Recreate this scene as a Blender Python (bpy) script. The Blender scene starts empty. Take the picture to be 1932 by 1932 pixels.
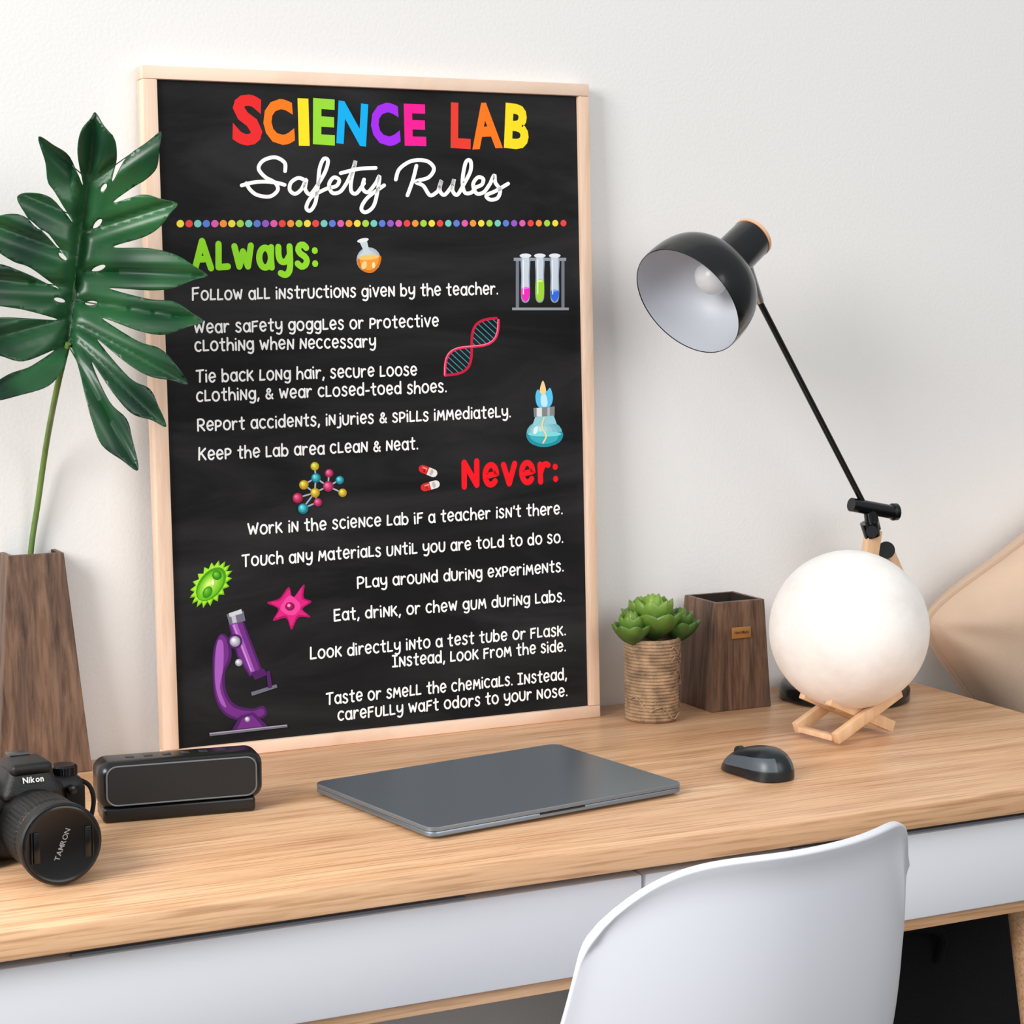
import bpy, bmesh, math, random
from mathutils import Vector, Matrix
from mathutils.geometry import delaunay_2d_cdt
random.seed(3)
scene=bpy.context.scene
# ------------------------------------------------------------------ camera
f=4000.;C=Vector((-0.74,-2.461,1.341))
al=math.atan2(8034,4027);pt=math.atan2(466,4000)
h=Vector((math.cos(al),math.sin(al),0));R=Vector((h.y,-h.x,0))
F=h*math.cos(pt)+Vector((0,0,-math.sin(pt)));U=h*math.sin(pt)+Vector((0,0,math.cos(pt)))
cd=bpy.data.cameras.new('camera');cam=bpy.data.objects.new('camera',cd);scene.collection.objects.link(cam)
cd.sensor_width=36;cd.lens=4000/1932*36;cd.clip_start=0.05
M=Matrix((R,U,-F)).transposed().to_4x4();M.translation=C;cam.matrix_world=M;scene.camera=cam
# survey helpers: measured points back onto the real planes of the room
def ray(u,v): return F+R*((u-966)/f)-U*((v-966)/f)
def zp(u,v,z=0.75):
    d=ray(u,v);return C+d*((z-C.z)/d.z)
def yp(u,v,y):
    d=ray(u,v);return C+d*((y-C.y)/d.y)
lean=math.atan2(0.039,0.822)
P0=Vector((0,-0.062,0.75));PU=Vector((0,math.sin(lean),math.cos(lean)));PN=Vector((0,-math.cos(lean),math.sin(lean)))
def pp(u,v):
    d=ray(u,v);t=(P0-C).dot(PN)/d.dot(PN);p=C+d*t-P0
    return Vector((p.x,p.dot(PU)))
# ------------------------------------------------------------------ materials
def lin(c):
    return tuple(((x/255)/12.92 if x/255<=0.04045 else ((x/255+0.055)/1.055)**2.4) for x in c)+(1,)
MC={}
def mat(name,rgb,rough=0.5,metal=0,spec=0.5,coat=0,emit=0,bump=0,bscale=100,var=0,vscale=5,noise_scale=(1,1,1),bdist=0.002):
    if name in MC:return MC[name]
    m=bpy.data.materials.new(name);m.use_nodes=True;n=m.node_tree.nodes;l=m.node_tree.links
    b=n['Principled BSDF'];b.inputs['Base Color'].default_value=lin(rgb);b.inputs['Roughness'].default_value=rough
    b.inputs['Metallic'].default_value=metal;b.inputs['Specular IOR Level'].default_value=spec
    b.inputs['Coat Weight'].default_value=coat
    if emit:
        b.inputs['Emission Color'].default_value=lin(rgb);b.inputs['Emission Strength'].default_value=emit
    if var or bump:
        tc=n.new('ShaderNodeTexCoord');mp=n.new('ShaderNodeMapping');mp.inputs['Scale'].default_value=noise_scale
        l.new(tc.outputs['Object'],mp.inputs['Vector'])
    if var:
        nz=n.new('ShaderNodeTexNoise');nz.inputs['Scale'].default_value=vscale;nz.inputs['Detail'].default_value=5
        l.new(mp.outputs[0],nz.inputs['Vector'])
        r=n.new('ShaderNodeValToRGB');c=lin(rgb)
        r.color_ramp.elements[0].position=0.3;r.color_ramp.elements[1].position=0.7
        r.color_ramp.elements[0].color=tuple(x*(1-var) for x in c[:3])+(1,)
        r.color_ramp.elements[1].color=tuple(min(1,x*(1+var)) for x in c[:3])+(1,)
        l.new(nz.outputs['Fac'],r.inputs[0]);l.new(r.outputs[0],b.inputs['Base Color'])
        if emit:l.new(r.outputs[0],b.inputs['Emission Color'])
    if bump:
        nb=n.new('ShaderNodeTexNoise');nb.inputs['Scale'].default_value=bscale;nb.inputs['Detail'].default_value=3
        l.new(mp.outputs[0],nb.inputs['Vector'])
        bp=n.new('ShaderNodeBump');bp.inputs['Strength'].default_value=bump;bp.inputs['Distance'].default_value=bdist
        l.new(nb.outputs['Fac'],bp.inputs['Height']);l.new(bp.outputs[0],b.inputs['Normal'])
    MC[name]=m;return m
def wood(name,c1,c2,scale,rough=0.45,knots=False,pores=None):
    if name in MC:return MC[name]
    m=bpy.data.materials.new(name);m.use_nodes=True;n=m.node_tree.nodes;l=m.node_tree.links
    b=n['Principled BSDF'];b.inputs['Roughness'].default_value=rough
    tc=n.new('ShaderNodeTexCoord');mp=n.new('ShaderNodeMapping');mp.inputs['Scale'].default_value=scale
    l.new(tc.outputs['Object'],mp.inputs['Vector'])
    nz=n.new('ShaderNodeTexNoise');nz.inputs['Scale'].default_value=1;nz.inputs['Detail'].default_value=8;nz.inputs['Roughness'].default_value=0.65;nz.inputs['Distortion'].default_value=0.6
    l.new(mp.outputs[0],nz.inputs['Vector'])
    r=n.new('ShaderNodeValToRGB');r.color_ramp.elements[0].position=0.32;r.color_ramp.elements[1].position=0.62
    r.color_ramp.elements[0].color=lin(c2);r.color_ramp.elements[1].color=lin(c1)
    l.new(nz.outputs['Fac'],r.inputs[0])
    out=r.outputs[0]
    if pores:
        mp2=n.new('ShaderNodeMapping');mp2.inputs['Scale'].default_value=pores;l.new(tc.outputs['Object'],mp2.inputs['Vector'])
        n2=n.new('ShaderNodeTexNoise');n2.inputs['Scale'].default_value=1;n2.inputs['Detail'].default_value=4;l.new(mp2.outputs[0],n2.inputs['Vector'])
        r2=n.new('ShaderNodeValToRGB');r2.color_ramp.elements[0].position=0.36;r2.color_ramp.elements[1].position=0.52
        r2.color_ramp.elements[0].color=(0.68,0.61,0.55,1);r2.color_ramp.elements[1].color=(1,1,1,1);l.new(n2.outputs['Fac'],r2.inputs[0])
        mx=n.new('ShaderNodeMix');mx.data_type='RGBA';mx.blend_type='MULTIPLY';mx.inputs[0].default_value=0.85
        l.new(out,mx.inputs[6]);l.new(r2.outputs[0],mx.inputs[7]);out=mx.outputs[2]
    if knots:
        v=n.new('ShaderNodeTexVoronoi');v.inputs['Scale'].default_value=6.5
        l.new(tc.outputs['Object'],v.inputs['Vector'])
        rr=n.new('ShaderNodeValToRGB');rr.color_ramp.elements[0].position=0.03;rr.color_ramp.elements[1].position=0.12
        rr.color_ramp.elements[0].color=(0.25,0.12,0.07,1);rr.color_ramp.elements[1].color=(1,1,1,1)
        l.new(v.outputs['Distance'],rr.inputs[0])
        mx=n.new('ShaderNodeMix');mx.data_type='RGBA';mx.blend_type='MULTIPLY';mx.inputs[0].default_value=0.75
        l.new(out,mx.inputs[6]);l.new(rr.outputs[0],mx.inputs[7]);out=mx.outputs[2]
    l.new(out,b.inputs['Base Color'])
    bp=n.new('ShaderNodeBump');bp.inputs['Strength'].default_value=0.08;bp.inputs['Distance'].default_value=0.001
    l.new(nz.outputs['Fac'],bp.inputs['Height']);l.new(bp.outputs[0],b.inputs['Normal'])
    MC[name]=m;return m
# ------------------------------------------------------------------ object helpers
def thing(name,loc,label,category,rotz=0,group=None):
    e=bpy.data.objects.new(name,None);e.empty_display_size=0.05;scene.collection.objects.link(e)
    e.matrix_world=Matrix.Translation(loc)@Matrix.Rotation(rotz,4,'Z')
    e['label']=label;e['category']=category
    if group:e['group']=group
    return e
def part(name,bm,mats,parent=None,smooth=True,world=False,angle=40,label=None,depth2=None):
    if not isinstance(mats,(list,tuple)):mats=[mats]
    if world and parent is not None:
        pm=parent.matrix_basis
        q=parent.parent
        while q is not None:
            pm=q.matrix_basis@pm;q=q.parent
        bm.transform(pm.inverted())
    bm.normal_update()
    for fc in bm.faces:fc.smooth=smooth
    if smooth:
        for e in bm.edges:
            if len(e.link_faces)==2 and e.calc_face_angle(0)>math.radians(angle):e.smooth=False
    me=bpy.data.meshes.new(name);bm.to_mesh(me);bm.free()
    for m in mats:me.materials.append(m)
    o=bpy.data.objects.new(name,me);scene.collection.objects.link(o)
    if parent is not None:o.parent=parent
    if label:o['label']=label
    return o
def box(bm,c,s,bev=0,rot=None,seg=2,mi=0,taper=None):
    g=bmesh.ops.create_cube(bm,size=1)
    vs=g['verts']
    for v in vs:
        v.co=Vector((v.co.x*s[0],v.co.y*s[1],v.co.z*s[2]))
        if taper and v.co.z>0:v.co.x*=taper[0];v.co.y*=taper[1]
    es=set();fs=set()
    for v in vs:
        es.update(v.link_edges);fs.update(v.link_faces)
    if bev:
        r=bmesh.ops.bevel(bm,geom=list(es),offset=bev,segments=seg,affect='EDGES',profile=0.5)
        vs=set()
        for fc in r['faces']:vs.update(fc.verts)
        st=list(vs);seen=set(st)
        while st:
            v=st.pop()
            for e in v.link_edges:
                w=e.other_vert(v)
                if w not in seen:seen.add(w);st.append(w)
        vs=seen
    vs=list(vs)
    fs=set()
    for v in vs:fs.update(v.link_faces)
    for fc in fs:fc.material_index=mi
    T=Matrix.Translation(Vector(c))
    if rot is not None:T=T@rot.to_4x4()
    for v in vs:v.co=T@v.co
    return vs
def frame_of(d):
    d=Vector(d).normalized();a=Vector((0,0,1)) if abs(d.z)<0.9 else Vector((1,0,0))
    x=a.cross(d).normalized();y=d.cross(x);return x,y,d
def lathe(bm,origin,axis,prof,seg=48,mi=0,cap0=True,cap1=True,xdir=None,rfun=None):
    """prof: list (distance along axis, radius)"""
    x,y,d=frame_of(axis)
    o=Vector(origin);rings=[]
    for (t,r) in prof:
        ring=[]
        if r<1e-6:
            rings.append([bm.verts.new(o+d*t)]);continue
        for i in range(seg):
            a=2*math.pi*i/seg;rr=r*(rfun(a,t) if rfun else 1)
            ring.append(bm.verts.new(o+d*t+x*(math.cos(a)*rr)+y*(math.sin(a)*rr)))
        rings.append(ring)
    for A,B in zip(rings,rings[1:]):
        for i in range(seg):
            j=(i+1)%seg
            if len(A)==1 and len(B)==1:continue
            if len(A)==1:fc=bm.faces.new((A[0],B[i],B[j]))
            elif len(B)==1:fc=bm.faces.new((A[i],A[j],B[0])) 
            else:fc=bm.faces.new((A[i],A[j],B[j],B[i]))
            fc.material_index=mi
    if cap0 and len(rings[0])>1:
        fc=bm.faces.new(list(reversed(rings[0])));fc.material_index=mi
    if cap1 and len(rings[-1])>1:
        fc=bm.faces.new(rings[-1]);fc.material_index=mi
def cyl(bm,p0,p1,r0,r1=None,seg=24,mi=0):
    p0=Vector(p0);p1=Vector(p1);L=(p1-p0).length
    lathe(bm,p0,p1-p0,[(0,r0),(L,r0 if r1 is None else r1)],seg,mi)
def beam(bm,p0,p1,w,t,up=(0,1,0),bev=0.0008,mi=0):
    p0=Vector(p0);p1=Vector(p1);d=(p1-p0);L=d.length;d.normalize();y=Vector(up);x=y.cross(d).normalized();y=d.cross(x)
    box(bm,(p0+p1)/2,(w,t,L),bev,Matrix((x,y,d)).transposed(),mi=mi)
def cr(pts,n=6,closed=False):
    out=[];N=len(pts)
    for i in range(N if closed else N-1):
        p=[pts[(i+k)%N] if closed else pts[max(0,min(N-1,i+k))] for k in (-1,0,1,2)]
        for k in range(n):
            t=k/n
            out.append(tuple(0.5*((2*p[1][d])+(-p[0][d]+p[2][d])*t+(2*p[0][d]-5*p[1][d]+4*p[2][d]-p[3][d])*t*t+(-p[0][d]+3*p[1][d]-3*p[2][d]+p[3][d])*t**3) for d in range(len(pts[0]))))
    if not closed:out.append(tuple(pts[-1]))
    return out
def tube(bm,pts,rad,seg=12,mi=0):
    pts=[Vector(p) for p in pts];rings=[]
    x,y,d=frame_of(pts[1]-pts[0])
    for i,p in enumerate(pts):
        t=(pts[min(i+1,len(pts)-1)]-pts[max(i-1,0)]).normalized()
        x=(x-t*x.dot(t)).normalized();y=t.cross(x)
        r=rad[i] if isinstance(rad,(list,tuple)) else rad
        rings.append([bm.verts.new(p+x*(math.cos(2*math.pi*k/seg)*r)+y*(math.sin(2*math.pi*k/seg)*r)) for k in range(seg)])
    for A,B in zip(rings,rings[1:]):
        for k in range(seg):
            fc=bm.faces.new((A[k],A[(k+1)%seg],B[(k+1)%seg],B[k]));fc.material_index=mi
    bm.faces.new(list(reversed(rings[0]))).material_index=mi;bm.faces.new(rings[-1]).material_index=mi
NB=bmesh.new
# ------------------------------------------------------------------ glyphs
GC={}
def glyph(ch,off=0.012):
    k=(ch,off)
    if k in GC:return GC[k]
    c=bpy.data.curves.new('g','FONT');c.body=ch;c.size=1;c.offset=off;c.resolution_u=3
    o=bpy.data.objects.new('g',c);scene.collection.objects.link(o);bpy.context.view_layer.update()
    dg=bpy.context.evaluated_depsgraph_get();me=bpy.data.meshes.new_from_object(o.evaluated_get(dg))
    vs=[(v.co.x,v.co.y) for v in me.vertices];fs=[tuple(p.vertices) for p in me.polygons]
    bpy.data.objects.remove(o);bpy.data.curves.remove(c);bpy.data.meshes.remove(me)
    x0=min(v[0] for v in vs);x1=max(v[0] for v in vs);y0=min(v[1] for v in vs);y1=max(v[1] for v in vs)
    GC[k]=(vs,fs,x0,x1,y0,y1);return GC[k]
CAP=glyph('H',0.0)[5]
# hand-lettered round-pen alphabet: strokes in units of the small letter height
def EL(cx,cy,rx,ry,a0,a1,n=12): return [(cx+rx*math.cos(math.radians(a0+(a1-a0)*i/n)),cy+ry*math.sin(math.radians(a0+(a1-a0)*i/n))) for i in range(n+1)]
HG={
 'a':(.68,[EL(.33,.45,.33,.45,20,380,16),[(.68,.92),(.66,.45),(.70,0)]]),
 'b':(.68,[[(.02,1.3),(0,0)],EL(.34,.42,.33,.42,170,-170,16)]),
 'c':(.62,[EL(.36,.48,.36,.48,50,310,14)]),
 'd':(.70,[EL(.33,.42,.33,.42,10,370,16),[(.70,1.3),(.68,0)]]),
 'e':(.68,[[(.04,.44),(.66,.54)]+EL(.35,.50,.33,.48,8,318,14)]),
 'f':(.58,[[(.04,1.05),(0,0)],[(.02,1.05),(.58,1.1)],[(.02,.55),(.48,.6)]]),
 'g':(.68,[EL(.33,.48,.33,.42,20,380,16),[(.68,.9),(.68,.2),(.64,-.2),(.42,-.38),(.12,-.3)]]),
 'h':(.64,[[(.02,1.3),(0,0)],[(0,.4),(.18,.72),(.42,.78),(.6,.6),(.64,.3),(.64,0)]]),
 'i':(.06,[[(.03,.8),(.03,0)],[(.03,1.16),(.03,1.18)]]),
 'j':(.36,[[(.34,.8),(.36,0),(.28,-.28),(0,-.32)],[(.34,1.16),(.34,1.18)]]),
 'k':(.62,[[(.02,1.08),(0,0)],[(.58,.98),(.04,.44)],[(.2,.58),(.62,0)]]),
 'l':(.52,[[(.03,1.08),(0,.04)],[(0,.03),(.52,.06)]]),
 'm':(.84,[[(0,0),(.12,1.0)],[(.12,1.0),(.42,.36)],[(.42,.36),(.72,1.0)],[(.72,1.0),(.84,0)]]),
 'n':(.66,[[(0,0),(.04,1.0)],[(.04,1.0),(.62,.04)],[(.62,.04),(.66,1.02)]]),
 'o':(.74,[EL(.37,.48,.37,.48,90,450,18)]),
 'p':(.60,[[(.03,1.0),(0,0)],[(.03,1.0),(.36,1.02),(.6,.84),(.56,.56),(.32,.42),(.02,.42)]]),
 'q':(.7,[EL(.33,.48,.33,.42,20,380,16),[(.68,.9),(.70,-.4)]]),
 'r':(.48,[[(.0,.86),(.02,0)],[(.02,.42),(.14,.72),(.32,.86),(.48,.8)]]),
 's':(.56,[[(.52,.84),(.36,.98),(.14,.94),(.06,.74),(.2,.56),(.42,.44),(.54,.24),(.42,.03),(.2,-.02),(.0,.12)]]),
 't':(.52,[[(.26,1.25),(.24,.3),(.30,.03),(.48,.02)],[(0,.84),(.52,.9)]]),
 'u':(.66,[[(.02,.98),(0,.4),(.1,.06),(.34,-.02),(.56,.1),(.64,.4),(.66,.98)]]),
 'v':(.66,[[(0,.96),(.33,.02)],[(.33,.02),(.66,.98)]]),
 'w':(.92,[[(0,.96),(.22,.04)],[(.22,.04),(.46,.72)],[(.46,.72),(.70,.04)],[(.70,.04),(.92,.98)]]),
 'x':(.6,[[(0,.95),(.6,0)],[(.58,.97),(0,0)]]),
 'y':(.66,[[(.02,.92),(.02,.5),(.16,.26),(.42,.26),(.62,.5)],[(.66,.94),(.66,.2),(.58,-.2),(.36,-.36),(.1,-.28)]]),
 'E':(.56,[[(.02,1.02),(0,0)],[(.02,1.02),(.54,1.04)],[(.02,.53),(.46,.55)],[(0,0),(.56,.03)]]),
 'I':(.5,[[(.25,1.02),(.25,0)],[(.02,1.04),(.48,1.02)],[(0,0),(.5,.0)]]),
 'R':(.6,[[(.03,1.0),(0,0)],[(.03,1.0),(.36,1.02),(.58,.84),(.54,.58),(.3,.46),(.02,.46)],[(.22,.46),(.6,0)]]),
 'T':(.66,[[(.34,1.02),(.32,0)],[(0,1.0),(.66,1.05)]]),
 'A':(.74,[[(0,0),(.36,1.04)],[(.36,1.04),(.74,0)],[(.14,.34),(.6,.36)]]),
 '.':(.06,[[(.03,.03),(.03,.05)]]),',':(.12,[[(.09,.08),(.0,-.2)]]),':':(.06,[[(.03,.1),(.03,.12)],[(.03,.7),(.03,.72)]]),
 "'":(.06,[[(.04,1.2),(.02,.95)]]),'-':(.36,[[(0,.45),(.36,.47)]]),
 '&':(.74,[[(.74,.0),(.2,.68),(.16,.9),(.32,1.06),(.5,.94),(.44,.72),(.1,.46),(.02,.2),(.2,0),(.46,.04),(.66,.3),(.72,.46)]])}
# ------------------------------------------------------------------ room
W=mat('wall_paint',(236,235,234),0.9,bump=0.2,bscale=220)
def struct(name,c,s,m,bev=0):
    bm=NB();box(bm,c,s,bev);o=part(name,bm,m,smooth=False);o['kind']='structure';return o
struct('wall_back',(1.0,0.05,1.3),(9,0.1,2.8),W)
struct('floor',(1.0,-2.4,-0.05),(9,5,0.1),wood('floor_wood',(60,44,34),(34,24,19),(2,30,30),0.4))  # wood tone kept dark to stand for the shade under the desk
struct('baseboard_back',(1.0,-0.008,0.04),(9,0.016,0.08),mat('baseboard_paint',(225,225,225),0.5))
# ------------------------------------------------------------------ desk
OAK=wood('oak_laminate',(240,196,154),(202,150,108),(1.3,24,24),0.34,pores=(9,260,260))
WHITE=mat('white_lacquer',(232,234,240),0.35)
dx0,dx1=-0.47,1.108
desk=thing('desk',(0.32,-0.31,0),'light oak desk with white drawer fronts and splayed wooden legs','desk')
bm=NB();box(bm,((dx0+dx1)/2,-0.3105,0.7365),(dx1-dx0,0.619,0.027),0.002);part('desktop',bm,OAK,desk,world=True)
bm=NB()
box(bm,((dx0+dx1)/2,-0.3,0.604),(dx1-dx0-0.02,0.585,0.014),0.001)
part('bottom_board',bm,OAK,desk,world=True)
bm=NB()
GAP_SHADE=mat('gap_shade_grey',(120,128,138),0.5)  # grey colour paints in the shadow of the finger gap under the desktop
box(bm,((dx0+dx1)/2,-0.2895,0.667),(dx1-dx0-0.05,0.555,0.112),0.001)
part('drawer_case',bm,GAP_SHADE,desk,world=True,smooth=False)
for a,b in ((dx0+0.012,0.3440),(0.3480,dx1-0.012)):
    bm=NB();box(bm,((a+b)/2,-0.5845,0.6615),(b-a,0.033,0.098),0.002);dr=part('drawer',bm,WHITE,desk,world=True)
    bm=NB();box(bm,((a+b)/2,-0.594,0.7118),((b-a)*0.5,0.006,0.003),0.001);part('handle',bm,GAP_SHADE,dr,world=True,label='thin finger-pull lip in the grey of the gap shade')
for lx,ly in ((0.90,-0.55),(0.90,-0.07),(dx0+0.2,-0.55),(dx0+0.2,-0.07)):
    s=1 if lx>0.3 else -1
    bm=NB();lathe(bm,(lx,ly,0.597),(s*0.07,-0.03 if ly<-0.3 else 0.02,-0.597),[(0,0.024),(0.3,0.02),(0.6,0.0135)],24)
    part('leg',bm,OAK,desk,world=True)
# ------------------------------------------------------------------ picture frame + poster
FW,FH=0.593,0.8235
PINE=wood('pine_frame',(242,214,192),(220,184,156),(4,60,6),0.55,knots=True)
PINEV=wood('pine_frame_upright',(242,214,192),(220,184,156),(60,60,4),0.55,knots=True)
frame=thing('picture_frame',(0.3,-0.05,0.75),'pale pine frame holding a black science poster, against the wall','picture frame')
def P3(s,t,d=0): return P0+Vector((s,0,0))+PU*t+PN*d
FD=0.022
rotP=Matrix((Vector((1,0,0)),-PN,PU)).transposed()
bl,br_,bt,bb=0.018,0.0155,0.0155,0.0155
for nm,c,s,m in (('frame_rail',(FW/2,bb/2),(FW,bb),PINE),('frame_rail',(FW/2,FH-bt/2),(FW,bt),PINE),
            ('frame_stile',(bl/2,FH/2),(bl,FH-bt-bb-0.0004),PINEV),('frame_stile',(FW-br_/2,FH/2),(br_,FH-bt-bb-0.0004),PINEV)):
    bm=NB();box(bm,P3(c[0],c[1],-FD/2),(s[0],FD,s[1]),0.0012,rotP);part(nm,bm,m,frame,world=True)
bm=NB();box(bm,P3(FW/2,FH/2,-0.012),(FW-bl-br_+0.001,0.012,FH-bt-bb+0.001),0,rotP)
m=bpy.data.materials.new('chalkboard_print');m.use_nodes=True;n=m.node_tree.nodes;l=m.node_tree.links;b=n['Principled BSDF']
b.inputs['Roughness'].default_value=0.6;b.inputs['Specular IOR Level'].default_value=0.12
tc=n.new('ShaderNodeTexCoord');mp=n.new('ShaderNodeMapping');mp.inputs['Rotation'].default_value=(0,0.75,0);mp.inputs['Scale'].default_value=(2.2,3,10)
nz=n.new('ShaderNodeTexNoise');nz.inputs['Scale'].default_value=1.3;nz.inputs['Detail'].default_value=9;nz.inputs['Roughness'].default_value=0.6;nz.inputs['Distortion'].default_value=0.8
r=n.new('ShaderNodeValToRGB');r.color_ramp.elements[0].color=lin((22,22,24));r.color_ramp.elements[1].color=lin((54,53,55));r.color_ramp.elements[0].position=0.4;r.color_ramp.elements[1].position=0.85
l.new(tc.outputs['Object'],mp.inputs[0]);l.new(mp.outputs[0],nz.inputs[0]);l.new(nz.outputs['Fac'],r.inputs[0]);l.new(r.outputs[0],b.inputs['Base Color'])
poster=part('poster',bm,m,frame,world=True,smooth=False,label='black chalkboard-style science lab safety rules poster')
DP=-0.006
class Art:
    def __init__(s,name,label=None):
        s.name=name;s.bm=NB();s.mats=[];s.layer=0;s.label=label
    def mi(s,c):
        c=tuple(int(max(0,min(255,v))) for v in c)
        m=mat('print_%02x%02x%02x'%c,c,0.6,spec=0.2)
        if m not in s.mats:s.mats.append(m)
        return s.mats.index(m)
    def face_st(s,pts,c,lay=None):
        if lay is None:s.layer+=1;lay=s.layer
        vs=[s.bm.verts.new(P3(p[0],p[1],DP+0.0003+0.00004*lay)) for p in pts]
        fc=s.bm.faces.new(vs);fc.material_index=s.mi(c)
        fc.normal_update()
        if fc.normal.dot(PN)<0:fc.normal_flip()
    def poly(s,pts,c,lay=None): s.face_st([pp(*p) for p in pts],c,lay)
    def smooth(s,pts,c,n=5,lay=None): s.poly(cr(pts,n,True),c,lay)
    def ell(s,cx,cy,rx,ry,c,rot=0,n=20,lay=None):
        q=math.radians(rot);s.poly([(cx+rx*math.cos(a)*math.cos(q)-ry*math.sin(a)*math.sin(q),cy+rx*math.cos(a)*math.sin(q)+ry*math.sin(a)*math.cos(q)) for a in [2*math.pi*i/n for i in range(n)]],c,lay)
    def ball(s,cx,cy,rx,ry,c0,c1,rot=0,ox=-0.3,oy=-0.3,k=5):
        for i in range(k):
            t=i/(k-1);f_=1-0.8*t
            s.ell(cx+ox*rx*t,cy+oy*ry*t,rx*f_,ry*f_,tuple(c0[j]*(1-t)+c1[j]*t for j in range(3)),rot)
    def rect(s,x0,y0,x1,y1,c,lay=None): s.poly([(x0,y0),(x1,y0),(x1,y1),(x0,y1)],c,lay)
    def ribbon(s,P,w,c,lay):
        """stroke in poster-plane metres"""
        L=[];Rr=[]
        for i,p in enumerate(P):
            t=(P[min(i+1,len(P)-1)]-P[max(i-1,0)])
            if t.length<1e-9:t=Vector((1,0))
            t.normalize();nn=Vector((-t.y,t.x))*(w/2);L.append(p+nn);Rr.append(p-nn)
        z=DP+0.0003+0.00002*lay;mi=s.mi(c)
        a=[s.bm.verts.new(P3(q.x,q.y,z)) for q in L];b_=[s.bm.verts.new(P3(q.x,q.y,z)) for q in Rr]
        for i in range(len(P)-1):
            try:
                fc=s.bm.faces.new((a[i],b_[i],b_[i+1],a[i+1]));fc.material_index=mi
            except ValueError:pass
        for e_,q in enumerate((P[0],P[-1])):
            vs=[s.bm.verts.new(P3(q.x+w/2*math.cos(k*math.pi/5),q.y+w/2*math.sin(k*math.pi/5),z+0.000008*(e_+1))) for k in range(10)]
            fc=s.bm.faces.new(vs);fc.material_index=mi
    def stroke(s,pts,w,c,n=6,sm=True,lay=None):
        if sm:pts=cr(pts,n)
        if lay is None:s.layer+=1;lay=s.layer
        P=[Vector(p) for p in pts];L=[];Rr=[]
        for i,p in enumerate(P):
            t=(P[min(i+1,len(P)-1)]-P[max(i-1,0)])
            if t.length<1e-6:t=Vector((1,0))
            t.normalize();nn=Vector((-t.y,t.x))*(w/2)
            L.append(p+nn);Rr.append(p-nn)
        z=DP+0.0003+0.00004*lay;mi=s.mi(c)
        a=[s.bm.verts.new(P3(*pp(*q),z)) for q in L];b_=[s.bm.verts.new(P3(*pp(*q),z)) for q in Rr]
        for i in range(len(P)-1):
            try:
                fc=s.bm.faces.new((a[i],a[i+1],b_[i+1],b_[i]));fc.material_index=mi;fc.normal_update()
                if fc.normal.dot(PN)<0:fc.normal_flip()
            except ValueError:pass
        for q in (P[0],P[-1]):s.ell(q.x,q.y,w/2,w/2,c,n=12,lay=lay+0.3)
    def glyphbox(s,ch,x0,y0,x1,y1,c,off=0.05,rot=0,lay=0):
        vs,fs,gx0,gx1,gy0,gy1=glyph(ch,off);mi=s.mi(c)
        a=pp(x0,y1);b_=pp(x1,y0);cx=(a+b_)/2;w=b_.x-a.x;hh=b_.y-a.y;q=math.radians(rot);nv=[]
        for v in vs:
            p=Vector(((v[0]-gx0)/(gx1-gx0)-0.5,(v[1]-gy0)/(gy1-gy0)-0.5));p=Vector((p.x*w,p.y*hh))
            p=Vector((p.x*math.cos(q)-p.y*math.sin(q),p.x*math.sin(q)+p.y*math.cos(q)))+cx
            nv.append(s.bm.verts.new(P3(p.x,p.y,DP+0.0004+lay*0.0001)))
        for fc in fs:
            g=s.bm.faces.new([nv[i] for i in fc]);g.material_index=mi
    def line(s,text,x0,y0,x1,y1,xh,c,pen=0.17,jit=0.03,gap=0.30,space=0.62):
        """hand-lettered line, baseline start to baseline end; xh small-letter height in metres"""
        A=pp(x0,y0);B=pp(x1,y1);items=[];cur=pen/2
        for i,ch in enumerate(text):
            if ch==' ':cur+=space-gap*0.3;continue
            sc=1.0
            if ch.isupper():
                sc=1.18
                if ch not in HG:ch=ch.lower()
            w,st=HG[ch];items.append((ch,st,cur,sc,random.uniform(-jit,jit),random.uniform(-0.03,0.03)));cur+=w*sc+gap
        cur-=gap-pen/2;k=(B.x-A.x)/cur;lay=0
        for ch,st,cx,sc,j,ro in items:
            for pts in st:
                if len(pts)>2:pts=cr(pts,2 if len(pts)>9 else 4)
                P=[]
                for (px,py) in pts:
                    px,py=px*sc,py*sc
                    px+=ro*py
                    x=A.x+(cx+px)*k;P.append(Vector((x,A.y+(B.y-A.y)*(x-A.x)/(B.x-A.x)+(py+pen/2+j)*xh)))
                s.ribbon(P,pen*xh,c,lay%4);lay+=1
    def done(s):
        return part(s.name,s.bm,s.mats,poster,smooth=False,world=True,label=s.label)
RED=(232,38,40);ORG=(255,122,20);YEL=(250,225,30);GRN=(150,220,50);BLU=(0,175,240);PUR=(165,40,240);PNK=(250,20,150)
T=Art('title_lettering','multicoloured block capitals reading science')
for ch,x0,y0,x1,y1,c,ro in (('S',443,178,497,273,RED,-3),('C',501,187,556,272,ORG,3),('I',567,185,585,274,YEL,0),('E',595,186,634,272,GRN,-2),('N',641,193,695,272,BLU,-5),
      ('C',704,194,756,274,PUR,3),('E',767,196,806,274,PNK,0)):
    T.glyphbox(ch,x0,y0,x1,y1,c,0.042,ro,0)
T.done()
T=Art('title_lettering','multicoloured block capitals reading lab')
for ch,x0,y0,x1,y1,c,ro in (('L',855,194,891,279,(236,60,45),-2),('A',892,194,948,279,ORG,4),('B',957,196,1001,280,YEL,-4)):
    T.glyphbox(ch,x0,y0,x1,y1,c,0.042,ro,0)
T.done()
T=Art('script_lettering','white brush script reading safety rules');WH=(252,252,252)
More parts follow.
